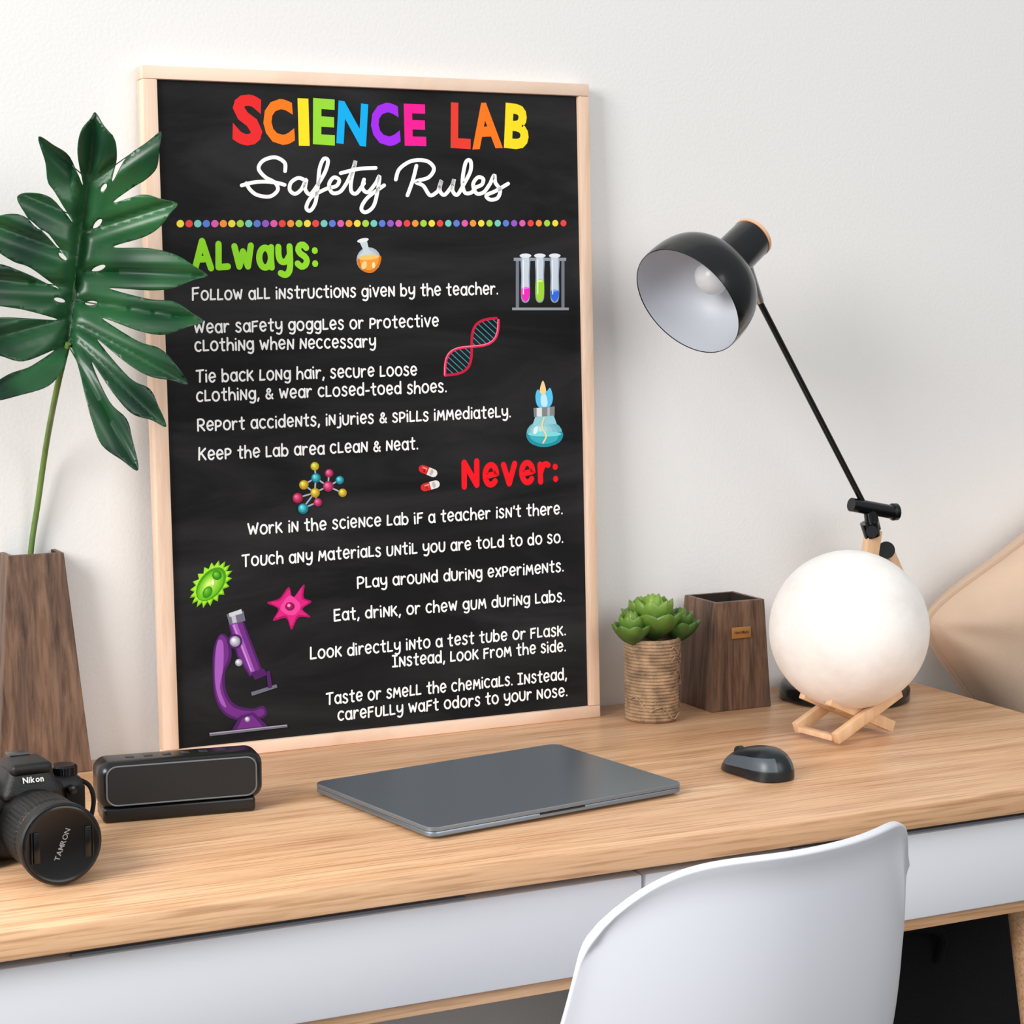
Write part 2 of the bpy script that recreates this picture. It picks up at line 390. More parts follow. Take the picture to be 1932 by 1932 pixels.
strokes=[[(541,322),(540,306),(522,296),(500,302),(491,317),(503,333),(522,344),(527,358),(512,370),(488,367),(474,356),(468,345)],[(459,349),(478,344),(500,342),(524,344),(540,348)],
 [(580,340),(566,335),(552,344),(550,358),(560,365),(572,356),(581,338),(579,356),(588,366),(600,352)],
 [(600,352),(616,325),(622,303),(614,299),(606,318),(603,350),(598,382),(588,397),(581,390),(592,370),(622,354)],
 [(622,354),(638,350),(643,339),(633,334),(624,347),(630,363),(645,361),(657,345)],
 [(657,345),(668,322),(674,303),(666,340),(666,360),(676,364),(690,345)],[(646,326),(680,318),(712,316)],
 [(690,338),(687,354),(697,362),(712,345),(719,332),(716,358),(708,388),(693,400),(685,392),(697,372),(728,349)],
 [(789,312),(782,340),(772,368)],[(750,338),(757,318),(780,303),(808,303),(822,317),(812,334),(788,342),(802,350),(815,368),(830,360)],
 [(830,360),(836,340),(833,358),(842,367),(856,350),(860,338),(857,358),(866,367),(878,348)],
 [(878,348),(891,322),(891,303),(882,306),(876,340),(880,362),(892,363),(902,352)],
 [(897,354),(912,348),(915,337),(905,334),(896,347),(902,364),(916,362),(928,346)],
 [(928,346),(936,330),(938,344),(947,358),(942,373),(928,376),(921,368),(938,360),(962,346)]]
for s_ in strokes:T.stroke(s_,7.2,WH,8)
T.done()
T=Art('dotted_line','row of small pastel rainbow dots')
dc=[(245,220,70),(120,205,190),(95,125,215),(225,95,175),(235,70,70),(245,150,60),(170,215,70),(150,90,200)]
for i in range(47):
    x=343+(1067-343)*((i/46)**0.985);T.ell(x,421.5-1.0*i/46,7.2-1.4*i/46,7.2-1.0*i/46,dc[[0,4,1,2,3,5,0,6,1,2,7,3,4,5,6][i%15]],n=12,lay=0)
T.done()
T=Art('heading_lettering','bright green lettering reading always');T.line('Always:',366,512,604,508,0.0262,(150,228,40),0.30,0.02,gap=0.42);T.done()
T=Art('heading_lettering','bright red lettering reading never');T.line('Never:',875,925,1058,913,0.0262,(245,12,30),0.29,0.02,gap=0.42);T.done()
H=0.0112
for tx,x0,y0,x1,y1 in (('Follow all instructions given by the teacher.',365,568,944,556),('Wear safety goggles or protective',368,630,832,617),('clothing when neccessary',370,664,713,656),
   ('Tie back long hair, secure loose',372,723,791,709),('clothing, & wear closed-toed shoes.',373,759,847,741),('Report accidents, injuries & spills immediately.',375,815,968,788),
   ('Keep the lab area clean & neat.',377,870,793,849),('Work in the science lab if a teacher isn\'t there.',470,1011,1066,971),('Touch any materials until you are told to do so.',459,1071,1067,1025),
   ('Play around during experiments.',677,1112,1068,1080),('Eat, drink, or chew gum during labs.',633,1174,1070,1136),('Look directly into a test tube or flask.',588,1246,1072,1200),
   ('Instead, look from the side.',743,1261,1072,1230),('Taste or smell the chemicals. Instead,',618,1332,1074,1284),('carefully waft odors to your nose.',640,1362,1075,1315)):
    T=Art('rule_lettering','white hand-lettered lab rule');T.line(tx,x0,y0,x1,y1,H,WH,0.205);T.done()
T=Art('flask_drawing','round flask of orange liquid')
T.ball(699,490,23,24,(175,190,200),(235,242,246));T.poly([(681,455),(695,452),(700,472),(708,478),(686,482),(688,470)],(205,218,226));T.ell(688,453,11,4,(235,240,243),-12)
T.smooth([(679,487),(700,486),(721,482),(720,498),(708,513),(692,513),(680,502)],(228,120,20));T.smooth([(683,489),(700,488),(717,486),(715,498),(705,508),(693,508),(685,500)],(246,160,50));T.ell(699,485,20,5,(250,200,110),-5);T.ell(690,500,5,8,(255,215,140),20);T.ell(708,500,3,6,(255,235,190));T.done()
T=Art('test_tube_rack_drawing','rack of three test tubes')
GY=(120,126,136)
T.rect(977,488,983,580,GY);T.rect(1063,488,1069,580,GY);T.rect(970,580,1077,585,(150,156,164));T.rect(973,486,1072,492,(150,156,164))
for x,c,ly in ((995,(245,40,190),543),(1022,(160,220,50),530),(1050,(50,110,230),548)):
    T.smooth([(x-8,484),(x+8,484),(x+8,520),(x+8,562),(x,571),(x-8,562),(x-8,520)],(150,165,185),4)
    T.smooth([(x-6,484),(x+6,484),(x+6,520),(x+6,560),(x,568),(x-6,560),(x-6,520)],(205,216,228),4)
    T.smooth([(x-7,ly),(x+7,ly),(x+7,560),(x,569),(x-7,560)],c,4);T.ell(x,ly,6,2,tuple(min(255,v+60) for v in c));T.ell(x,482,11,4,(230,236,242));T.rect(x-5,490,x-3,555,(240,246,250))
T.done()
T=Art('dna_drawing','red double helix with teal rungs')
ax=Vector((843,708));bx=Vector((942,602));d=(bx-ax);Ln=d.length;d.normalize();nn=Vector((-d.y,d.x))
def hel(t,ph): 
    a=math.sin(t*2*math.pi*0.98+ph);return ax+d*(Ln*t)+nn*(22*a)
for i in range(17):
    t=0.03+i*0.058
    if abs(math.sin(t*2*math.pi*0.98))>0.25:T.stroke([tuple(hel(t,0)),tuple(hel(t,math.pi))],1.6,(60,150,170),sm=False,lay=1)
T.stroke([tuple(hel(i/24,0)) for i in range(25)],5,(200,20,60),2,lay=3);T.stroke([tuple(hel(i/24,math.pi)) for i in range(25)],5,(232,40,85),2,lay=5);T.stroke([tuple(hel(i/24,math.pi)+Vector((-1,-1))) for i in range(25)],1.6,(255,130,160),2,lay=7);T.done()
T=Art('spirit_burner_drawing','glass spirit burner with a blue flame')
T.smooth([(1020,768),(1014,750),(1018,735),(1026,740),(1028,718),(1034,738),(1042,732),(1047,752),(1040,768)],(90,200,245));T.smooth([(1026,766),(1024,750),(1030,740),(1036,752),(1036,766)],(200,240,255));T.smooth([(1022,738),(1028,718),(1034,736),(1030,745)],(250,215,150))
T.ball(1031,818,34,25,(110,185,198),(190,232,238));T.poly([(1014,785),(1048,783),(1054,800),(1008,803)],(150,210,220));T.smooth([(998,818),(1030,822),(1064,815),(1060,834),(1031,844),(1004,836)],(30,145,162));T.smooth([(1004,822),(1030,825),(1056,820),(1052,832),(1031,838),(1010,832)],(60,180,192));T.ell(1031,819,32,5,(130,220,226))
T.poly([(1010,770),(1050,767),(1050,784),(1011,787)],(130,135,140));T.poly([(1016,770),(1026,769),(1026,786),(1016,786)],(225,228,230));T.poly([(1036,769),(1041,768),(1041,785),(1036,785)],(180,184,188));T.stroke([(1030,788),(1026,805),(1034,822),(1028,836)],3,(245,220,160));T.ell(1014,812,4,8,(225,247,250),20);T.done()
T=Art('molecule_drawing','molecule model of coloured balls')
at={'a':(597,880,8,YEL),'b':(624,893,8,(225,40,100)),'c':(599,902,9,(30,160,185)),'d':(644,906,8,(30,160,185)),'e':(576,915,9,(250,190,30)),'f':(622,918,10,(225,40,100)),'g':(649,930,8,(250,190,30)),'h':(597,930,9,(250,190,30)),'i':(564,940,10,(215,30,80)),'j':(602,948,8,(225,40,100)),'k':(574,960,10,(30,160,185))}
for p,q in ('ac','bf','cf','df','ce','fg','fh','eh','hi','hj','hk','ch','kj'):T.stroke([at[p][:2],at[q][:2]],3,(170,185,200),sm=False,lay=0)
for k_ in at:
    x,y,r_,c=at[k_];T.ball(x,y,r_,r_,tuple(v*0.75 for v in c),tuple(min(255,v+90) for v in c),k=4)
T.done()
T=Art('pill_drawing','two red and white capsules')
for cx,cy,ro in ((811,889,22),(815,917,-16)):
    q=math.radians(ro);dx=Vector((math.cos(q),math.sin(q)));a=Vector((cx,cy))
    T.stroke([tuple(a-dx*11),tuple(a-dx*2)],15,(222,40,35),sm=False);T.layer+=1;T.stroke([tuple(a+dx*3),tuple(a+dx*11)],15,(238,232,230),sm=False);T.layer+=1
    nn_=Vector((-dx.y,dx.x))*7.5;T.poly([tuple(a-dx*4+nn_),tuple(a+nn_),tuple(a-nn_),tuple(a-dx*4-nn_)],(222,40,35));T.poly([tuple(a+nn_),tuple(a+dx*4+nn_),tuple(a+dx*4-nn_),tuple(a-nn_)],(238,232,230))
    T.stroke([tuple(a-dx*10+Vector((0,-3))),tuple(a-dx*3+Vector((0,-3)))],3,(250,140,130),sm=False)
T.done()
T=Art('microbe_drawing','spiky lime green microbe')
def spiky(k,cx=401,cy=1103):
    pts=[]
    for i in range(36):
        a=2*math.pi*i/36;rx,ry=(52,32) if i%2 else (40,24)
        q=math.radians(-52);x=rx*k*math.cos(a);y=ry*k*math.sin(a);pts.append((cx+x*math.cos(q)-y*math.sin(q),cy+x*math.sin(q)+y*math.cos(q)))
    return pts
T.poly(spiky(1),(120,195,25));T.poly(spiky(0.93,400,1102),(165,232,50));T.ell(401,1103,37,22,(75,155,15),-52);T.ball(400,1105,33,18,(110,195,30),(215,250,120),-52,-0.1,-0.1);T.ball(412,1086,9,9,(40,125,10),(130,210,60));T.ball(394,1118,8,12,(50,140,15),(120,200,50),30);T.ell(404,1100,3,5,(240,255,200));T.done()
T=Art('cell_drawing','magenta star-shaped cell')
T.smooth([(548,1108),(556,1128),(577,1103),(576,1128),(591,1136),(574,1150),(589,1165),(566,1166),(553,1189),(543,1167),(518,1172),(528,1150),(507,1138),(530,1130)],(180,12,95),5);T.smooth([(548,1113),(555,1131),(573,1108),(572,1130),(585,1137),(570,1149),(583,1162),(564,1162),(553,1182),(543,1162),(523,1167),(531,1149),(514,1138),(532,1133)],(222,32,130),5);T.smooth([(548,1125),(562,1132),(570,1145),(560,1160),(545,1160),(532,1148)],(240,70,160));T.ball(550,1145,9,8,(130,8,70),(210,40,130));T.ell(548,1143,3,3,(250,150,200));T.done()
T=Art('microscope_drawing','purple microscope')
PU1=(112,45,132);PU2=(165,90,185);PU3=(78,28,98);GM=(110,108,125)
arm_=[(418,1198),(434,1205),(440,1240),(428,1270),(430,1305),(446,1330),(478,1338),(500,1333),(505,1352),(470,1362),(430,1352),(409,1320),(404,1270),(406,1225)]
T.smooth(arm_,PU3)
T.smooth([(418,1201),(430,1208),(434,1240),(423,1270),(425,1308),(443,1335),(476,1343),(498,1338),(500,1350),(470,1358),(433,1348),(412,1318),(407,1270),(409,1228)],PU1)
T.smooth([(414,1210),(424,1215),(424,1260),(418,1300),(430,1335),(418,1325),(409,1290),(409,1240)],PU2)
T.poly([(434,1180),(462,1172),(498,1265),(474,1278),(450,1240)],PU3);T.poly([(437,1180),(459,1174),(493,1265),(475,1274),(453,1238)],PU1);T.poly([(440,1180),(450,1177),(484,1268),(477,1272)],PU2);T.poly([(442,1180),(445,1179),(478,1266),(476,1268)],(200,140,215))
T.poly([(476,1270),(500,1262),(508,1274),(484,1284)],PU3);T.poly([(430,1160),(462,1153),(466,1172),(436,1180)],GM);T.poly([(438,1160),(446,1158),(450,1175),(442,1177)],(190,188,200));T.poly([(434,1158),(458,1150),(460,1158),(436,1165)],(205,205,212))
T.ell(446,1211,14,14,PU3);T.ball(446,1211,10,10,(150,150,165),(245,245,250));T.ball(453,1251,7,7,(150,150,165),(245,245,250));T.poly([(476,1307),(524,1292),(526,1298),(478,1314)],GM)
T.poly([(505,1268),(512,1266),(516,1298),(508,1300)],PU3);T.poly([(440,1378),(455,1352),(480,1345),(505,1368),(508,1374)],PU3);T.poly([(450,1376),(460,1356),(478,1350),(495,1368),(498,1372)],PU1);T.ball(469,1358,5,5,(150,150,165),(245,245,250));T.poly([(397,1384),(544,1368),(545,1373),(398,1390)],GM);T.poly([(397,1384),(544,1368),(544,1370),(398,1386)],(165,163,178));T.done()
# ------------------------------------------------------------------ vase + monstera
def planter(name,fc_,sb,st,hgt,label,cat,wall=0.006):
    e=thing(name,(fc_.x+sb/2,fc_.y+sb/2,0.75),label,cat)
    m=wood('walnut_'+name,(128,98,78),(60,43,35),(70,70,5),0.5,pores=(260,260,14))
    md=mat('planter_inside',(38,28,22),0.9)
    bm=NB()
    def ring(s_,z,k=0.0012): 
        o_=[]
        for x,y in ((-1,-1),(1,-1),(1,1),(-1,1)):
            o_.append(bm.verts.new((x*s_/2,y*s_/2,z)))
        return o_
    r=[ring(sb,0),ring(st,hgt),ring(st-2*wall,hgt),ring(st*1.0-2*wall+(sb-st)*0.4,hgt*0.35)]
    for A,B,mi in ((r[0],r[1],0),(r[1],r[2],0),(r[2],r[3],1)):
        for i in range(4):
            q=bm.faces.new((A[i],A[(i+1)%4],B[(i+1)%4],B[i]));q.material_index=mi
    bm.faces.new(list(reversed(r[0])));bm.faces.new(r[3]).material_index=1
    o=part('planter_body',bm,[m,md],e,smooth=False)
    bv=o.modifiers.new('b','BEVEL');bv.width=0.0012;bv.segments=2;bv.limit_method='ANGLE'
    return e
fcV=zp(-2,1474)
vase=planter('wooden_vase',fcV,0.11,0.066,0.258,'tall tapered dark walnut vase holding a monstera leaf','vase')
LY=-0.125
leafmat=bpy.data.materials.new('monstera_green');leafmat.use_nodes=True;n=leafmat.node_tree.nodes;l=leafmat.node_tree.links;b=n['Principled BSDF']
b.inputs['Roughness'].default_value=0.34
nz=n.new('ShaderNodeTexNoise');nz.inputs['Scale'].default_value=9;tc=n.new('ShaderNodeTexCoord');l.new(tc.outputs['Object'],nz.inputs[0])
r=n.new('ShaderNodeValToRGB');r.color_ramp.elements[0].color=lin((8,48,30));r.color_ramp.elements[1].color=lin((44,102,56));r.color_ramp.elements[0].position=0.35;r.color_ramp.elements[1].position=0.7
l.new(nz.outputs['Fac'],r.inputs[0]);l.new(r.outputs[0],b.inputs['Base Color'])
vc=vase.location
leaf=thing('monstera_leaf',(vc.x,vc.y,0.80),'large glossy split monstera leaf standing in the wooden vase','leaf')
mid=[(128,650),(134,580),(142,510),(152,440),(163,370),(172,300),(180,212)]
def midp(t):
    q=t*(len(mid)-1);i=min(int(q),len(mid)-2);k=q-i;return Vector((mid[i][0]*(1-k)+mid[i+1][0]*k,mid[i][1]*(1-k)+mid[i+1][1]*k))
outline=[(180,212),(202,236),(217,264),(220,300),(212,342),(240,296),(270,268),(304,248),(306,285),(296,316),(276,338),(250,354),(214,382),(268,367),(302,368),(335,384),(324,408),(300,430),(270,448),(214,466),(280,468),(330,480),(368,496),(392,520),(364,534),(326,544),(282,548),(206,544),(280,564),(328,569),(362,583),(384,607),(352,624),(308,632),(260,624),(192,600),(260,644),(302,658),(338,684),(355,725),(320,722),(282,710),(240,686),(182,640),(244,712),(282,734),(304,760),(314,805),(282,796),(248,780),(212,740),(172,682),(206,756),(238,790),(258,824),(261,887),(224,872),(192,840),(174,796),(160,744),(148,694),(133,654),
 (120,694),(92,728),(42,752),(-12,756),(-26,724),(16,706),(60,690),(102,660),(44,682),(0,680),(-52,662),(-62,630),(-20,604),(38,600),(108,603),(50,586),(16,580),(-36,584),(-84,545),(-72,504),(-18,496),(46,514),(112,546),(58,506),(26,494),(-8,484),(-38,444),(-24,402),(34,404),(80,436),(122,484),(92,442),(66,428),(42,408),(32,372),(60,356),(98,374),(138,422),(104,364),(90,343),(80,310),(72,258),(108,270),(132,296),(156,350),(146,290),(152,248),(166,224)]
tipset={(304,248),(335,384),(392,520),(384,607),(355,725),(314,805),(261,887),(-12,756),(-52,662),(-84,545),(-38,444),(32,372),(72,258),(180,212)}
o2=list(outline)
for i,p in enumerate(outline):
    if p in tipset:
        for s_ in (-1,1):
            q=outline[(i+s_)%len(outline)]
            a=Vector(p);c0=(Vector(outline[(i-2)%len(outline)])+Vector(outline[(i+2)%len(outline)]))/2
            ab=c0-a;t=max(0,min(1,(Vector(q)-a).dot(ab)/ab.length_squared));pr_=a+ab*t
            o2[(i+s_)%len(outline)]=tuple(Vector(q).lerp(pr_,0.3))
OL=[(x,y) for x,y in cr(o2,5,True)]
tips=[(0.72,(304,250)),(0.5,(333,383)),(0.33,(391,520)),(0.2,(382,605)),(0.1,(353,723)),(0.04,(312,803)),(0.0,(260,885)),(0.74,(76,262)),(0.56,(44,366)),(0.4,(-26,420)),(0.26,(-78,522)),(0.12,(-52,650)),(0.0,(-20,742)),(0.85,(180,212))]
holes=[(184,422,5,12,40),(186,506,5,14,68),(172,572,5,12,85),(118,484,4,10,-50),(112,566,4,11,-75),(196,354,4,9,35)]
def in_poly(x,y,P):
    c=False;j=len(P)-1
    for i in range(len(P)):
        if (P[i][1]>y)!=(P[j][1]>y) and x<(P[j][0]-P[i][0])*(y-P[i][1])/(P[j][1]-P[i][1])+P[i][0]:c=not c
        j=i
    return c
vin=[Vector(p) for p in OL];ein=[(i,(i+1)%len(OL)) for i in range(len(OL))]
HP=[]
for cx,cy,rx,ry,ro in holes:
    q=math.radians(ro);pl_=[(cx+rx*math.cos(a)*math.cos(q)-ry*math.sin(a)*math.sin(q),cy+rx*math.cos(a)*math.sin(q)+ry*math.sin(a)*math.cos(q)) for a in [2*math.pi*i/12 for i in range(12)]]
    HP.append(pl_);b0=len(vin);vin+=[Vector(p) for p in pl_];ein+=[(b0+i,b0+(i+1)%12) for i in range(12)]
for gy in range(205,895,7):
    for gx in range(-90,400,7):
        x=gx+(3.5 if (gy//7)%2 else 0)
        if in_poly(x,gy,OL):vin.append(Vector((x,gy)))
vo,eo,fo,_,_,_=delaunay_2d_cdt(vin,ein,[],0,1e-4)
def segd(p,a,b_):
    ab=b_-a;t=max(0,min(1,(p-a).dot(ab)/ab.length_squared));return (p-(a+ab*t)).length,t
segs=[(midp(t),Vector(q)) for t,q in tips]
def leafy(p):
    ds=sorted([(segd(p,a,b_)) for a,b_ in segs],key=lambda z:z[0])
    dm=min(segd(p,Vector(mid[i]),Vector(mid[i+1]))[0] for i in range(len(mid)-1))
    dv,t=ds[0];dd=min(dv,dm*0.8)
    y=LY
    y-=0.009*math.sin(min(1,dd/30)*math.pi*0.66)
    side=1 if p.x>140 else -1
    rr=(p-Vector((140,480))).length/260
    y+=-0.028*rr*rr*(1 if p.y<600 else 1.2)+0.012*math.sin(rr*4+side)
    y+=0.010*math.exp(-dm/30)
    return y
bm=NB();vm=[bm.verts.new(yp(p.x,p.y,leafy(p))) for p in vo]
for fc in fo:
    c=sum((vo[i] for i in fc),Vector((0,0)))/3
    if in_poly(c.x,c.y,OL) and not any(in_poly(c.x,c.y,q) for q in HP):
        bm.faces.new([vm[i] for i in fc])
for v in [v for v in bm.verts if not v.link_faces]:bm.verts.remove(v)
bmesh.ops.recalc_face_normals(bm,faces=bm.faces)
o=part('leaf_blade',bm,leafmat,leaf,world=True,angle=80)
so=o.modifiers.new('t','SOLIDIFY');so.thickness=0.0008
STEM=mat('stem_green',(100,128,58),0.45,var=0.2,vscale=30)
bm=NB();mp_=[]
for i in range(16):
    q=midp(i/15*0.97);mp_.append(yp(q.x,q.y,leafy(q)-0.0004))
tube(bm,mp_,[0.0018-0.0013*i/15 for i in range(16)],8)
part('midrib',bm,mat('midrib_green',(62,116,62),0.4),leaf,world=True)
VN=mat('vein_green',(46,98,56),0.35)
for a,b_ in segs[:-1]:
    bm=NB();pl_=[]
    for i in range(9):
        q=a.lerp(b_,i/8*0.88);pl_.append(yp(q.x,q.y,leafy(q)-0.0001))
    tube(bm,pl_,[0.0009-0.0006*i/8 for i in range(9)],6)
    part('leaf_vein',bm,VN,leaf,world=True)
bm=NB()
sp=[tuple((vc.x,vc.y,0.845)),tuple((vc.x-0.002,vc.y-0.004,0.93)),tuple((vc.x,vc.y-0.006,1.0))]
e1=yp(72,945,vc.y-0.012);e2=yp(88,835,vc.y-0.03);e3=yp(106,740,LY+0.012);e4=yp(122,672,LY+0.006);e5=yp(129,648,LY-0.001)
tube(bm,cr(sp+[tuple(q) for q in (e1,e2,e3,e4,e5)],5),0.0034,10);part('stem',bm,STEM,leaf,world=True)
# ------------------------------------------------------------------ small planter with label
fcS=zp(1343,1345)
sp_=planter('wooden_planter',fcS,0.094,0.078,0.146,'small tapered dark wood planter box with a little brass plate','planter')
bm=NB();ang=math.atan2(0.008,0.146);rt=Matrix.Rotation(-ang,3,'X')
box(bm,(0.0,-0.0405-0.0028,0.104),(0.03,0.0012,0.015),0.0003,rt)
pl=part('name_plate',bm,mat('brass',(205,150,90),0.35,0.7),sp_,label='small brass plate reading hand made')
def flat_text(name,text,Mx,width,m,parent,hgt=None,off=0.01,label=None):
    bm=NB();cur=0;items=[]
    for ch in text:
        if ch==' ':cur+=0.3;continue
        g=glyph(ch,off);items.append((g,cur));cur+=g[3]-g[2]+0.08
    cur-=0.08;k=width/cur
    for g,cx in items:
        nv=[bm.verts.new(Mx@Vector(((cx+v[0]-g[2])*k-width/2,(v[1]-CAP/2)*k if hgt is None else (v[1]-CAP/2)*hgt/CAP,0))) for v in g[0]]
        for fc in g[1]:bm.faces.new([nv[i] for i in fc])
    return part(name,bm,m,parent,smooth=False,label=label)
Mx=Matrix.Translation((0,-0.0446,0.1045))@Matrix.Rotation(-ang,4,'X')@Matrix.Rotation(math.pi/2,4,'X')
flat_text('lettering','Hand Made',Mx,0.022,mat('dark_engraving',(90,55,30),0.6),pl,0.004)
# ------------------------------------------------------------------ succulent
pc=zp(1229,1356)
suc=thing('potted_succulent',pc,'green succulent in a jute-twine-wrapped pot','potted plant')
TW=mat('jute_twine',(158,130,102),0.9,var=0.4,vscale=70,bump=0.8,bscale=400)
bm=NB();prof=[(0,0.032)]
nr=24;PH=0.106
for i in range(nr*6+1):
    z=0.002+PH*i/(nr*6);prof.append((z,0.0330+0.002*(z/0.1)+0.0018*abs(math.sin(math.pi*i/6))))
prof+=[(PH+0.003,0.033),(PH-0.003,0.031)]
lathe(bm,(0,0,0),(0,0,1),prof,64,rfun=lambda a,t:1+0.012*math.sin(3*a+t*160)+0.006*math.sin(11*a+t*300))
part('twine_pot',bm,TW,suc,angle=80)
rng=random.Random(2)
for ry in range(6):
    bm=NB();q=rng.uniform(3.2,6);sl=rng.uniform(-0.03,0.03)
    tube(bm,[(0.0372*math.cos(q+a*0.2),0.0372*math.sin(q+a*0.2),0.016+ry*0.016+0.006*math.sin(a*1.3)+sl*a/10) for a in range(12)],0.0010,6)
    part('twine_strand',bm,TW,suc)
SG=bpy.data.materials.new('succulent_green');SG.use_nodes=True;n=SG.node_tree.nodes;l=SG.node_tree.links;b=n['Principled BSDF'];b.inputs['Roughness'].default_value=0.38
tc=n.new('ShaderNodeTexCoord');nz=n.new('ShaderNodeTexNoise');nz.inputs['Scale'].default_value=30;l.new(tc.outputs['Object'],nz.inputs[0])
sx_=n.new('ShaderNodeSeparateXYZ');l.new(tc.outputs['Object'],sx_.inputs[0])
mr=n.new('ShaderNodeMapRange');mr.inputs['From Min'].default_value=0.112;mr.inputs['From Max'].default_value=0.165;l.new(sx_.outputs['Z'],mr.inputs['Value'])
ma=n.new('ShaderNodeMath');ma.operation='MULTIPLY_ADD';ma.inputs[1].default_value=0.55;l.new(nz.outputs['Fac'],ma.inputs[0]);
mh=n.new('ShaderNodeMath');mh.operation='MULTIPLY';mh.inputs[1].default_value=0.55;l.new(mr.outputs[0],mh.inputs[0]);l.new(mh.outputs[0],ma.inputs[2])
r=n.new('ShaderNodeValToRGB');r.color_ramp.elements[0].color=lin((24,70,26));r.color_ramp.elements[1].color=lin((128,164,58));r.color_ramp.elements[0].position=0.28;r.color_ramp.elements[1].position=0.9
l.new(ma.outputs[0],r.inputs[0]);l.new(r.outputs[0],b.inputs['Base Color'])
def petal(bm,origin,az,el,L,Wd,Th):
    dirv=Vector((math.cos(az)*math.cos(el),math.sin(az)*math.cos(el),math.sin(el)));side=Vector((-math.sin(az),math.cos(az),0));upv=dirv.cross(side)*-1
    if upv.z<0:upv=-upv
    N=10;rows=[]
    for i in range(N+1):
        s=i/N
        w=Wd*(0.5+0.5*math.sin(math.pi*0.5*min(1,s/0.55))) if s<0.55 else Wd*max(0.04,(1-((s-0.55)/0.45)**1.9))
        c=Vector(origin)+dirv*(L*s)+upv*(L*0.42*s*s)
        th=Th*(1-0.6*s**2)
        if i==N:w*=0.5;th*=0.3
        rows.append([bm.verts.new(c+side*(w*math.cos(a))+upv*(th*math.sin(a)+0.32*w*(math.cos(a)**2))) for a in [2*math.pi*k/12 for k in range(12)]])
    for a_,b_ in zip(rows,rows[1:]):
        for k in range(12):bm.faces.new((a_[k],a_[(k+1)%12],b_[(k+1)%12],b_[k]))
    bm.faces.new(list(reversed(rows[0])));bm.faces.new(rows[-1])
for (cx,cy,sc,zz) in ((0.0,-0.004,1.5,0.112),(-0.036,-0.010,1.05,0.108),(0.038,-0.008,1.05,0.107),(0.006,0.036,1.1,0.116)):
    bm=NB()
    for tier,(nn_,el,L,wd_) in enumerate(((8,0.30,0.031,0.0135),(7,0.68,0.032,0.0130),(5,1.02,0.031,0.0118),(3,1.32,0.027,0.009))):
        for i in range(nn_):
            petal(bm,(cx,cy,zz+tier*0.002),2*math.pi*(i+0.5*tier)/nn_+cx*30,el,L*sc*1.0,wd_*sc,0.005*sc)
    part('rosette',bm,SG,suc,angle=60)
bm=NB();lathe(bm,(0,0,PH-0.012),(0,0,1),[(0,0.031),(0.008,0.031)],24);part('soil',bm,mat('soil',(50,38,28),0.95),suc)
# ------------------------------------------------------------------ desk lamp
BLK=mat('black_enamel',(9,13,14),0.2,spec=0.4,coat=0.2);COP=mat('copper_tan',(232,180,142),0.4);CHR=mat('brushed_metal',(200,200,200),0.3,1.0)
BEECH=wood('beech',(234,196,158),(216,172,130),(40,40,6),0.5)
lb=zp(1593,1316)
lamp=thing('desk_lamp',lb,'black adjustable desk lamp with copper cap and wooden post','desk lamp')
bm=NB();lathe(bm,(0,0,0),(0,0,1),[(0,0.086),(0.002,0.089),(0.016,0.089),(0.021,0.086),(0.023,0.08)],64);part('base',bm,BLK,lamp,angle=50)
YL=-0.10
a0=Vector((lb.x+0.02,YL+0.01,0.772));j0=yp(1648,1000,YL-0.01)
bm=NB();beam(bm,a0,j0,0.022,0.014,bev=0.002);part('post',bm,BEECH,lamp,world=True,label='pale wooden lamp post')
bm=NB();beam(bm,yp(1672,1030,YL+0.012),yp(1708,1112,YL+0.012),0.014,0.012,bev=0.002);beam(bm,yp(1708,1110,YL+0.012),a0+Vector((0.02,0.012,0)),0.014,0.012,bev=0.002)
part('brace',bm,BEECH,lamp,world=True,label='pale wooden brace')
bm=NB();J=yp(1640,958,YL-0.01)
cyl(bm,yp(1606,952,YL-0.01),yp(1682,966,YL-0.01),0.0095);cyl(bm,J,j0+Vector((0,0,0.0)),0.0085,0.0105);lathe(bm,yp(1684,966,YL-0.01),(1,0,0),[(-0.004,0.006),(0,0.012),(0.006,0.012),(0.008,0.009)],20)
cyl(bm,yp(1645,1003,YL-0.03),yp(1645,1003,YL+0.01),0.008);cyl(bm,yp(1672,1038,YL-0.012),yp(1672,1038,YL+0.03),0.012);cyl(bm,yp(1640,985,YL-0.01),yp(1646,1012,YL-0.01),0.013,0.011)
part('joint',bm,BLK,lamp,world=True)
A=(R*0.61+U*0.61+F*0.505).normalized()
OC=yp(1297,569,-0.183)
rad=0.0775
prof=[(0,rad),(0.012,rad*1.005),(0.03,rad*0.985),(0.048,rad*0.92),(0.062,rad*0.80),(0.073,rad*0.62),(0.08,0.036),(0.084,0.0285),(0.094,0.0275),(0.142,0.027),(0.145,0.026)]
prof=[(a,b) for a,b in cr(prof[:8],4)]+prof[8:]
bm=NB();lathe(bm,OC,A,prof,80,cap0=False,cap1=False)
inn=cr([(0,rad-0.0012),(0.012,rad*0.985),(0.03,rad*0.965),(0.048,rad*0.9),(0.062,rad*0.78),(0.072,rad*0.6),(0.079,0.03)],4)+[(0.0795,0)]
lathe(bm,OC,A,inn,80,mi=1,cap0=False,cap1=False)
lathe(bm,OC,A,[(0,rad),(-0.0012,rad-0.0006),(0,rad-0.0012)],80,mi=0,cap0=False,cap1=False)
shade=part('lamp_shade',bm,[BLK,mat('shade_inside',(200,204,212),0.45)],lamp,world=True,angle=50)
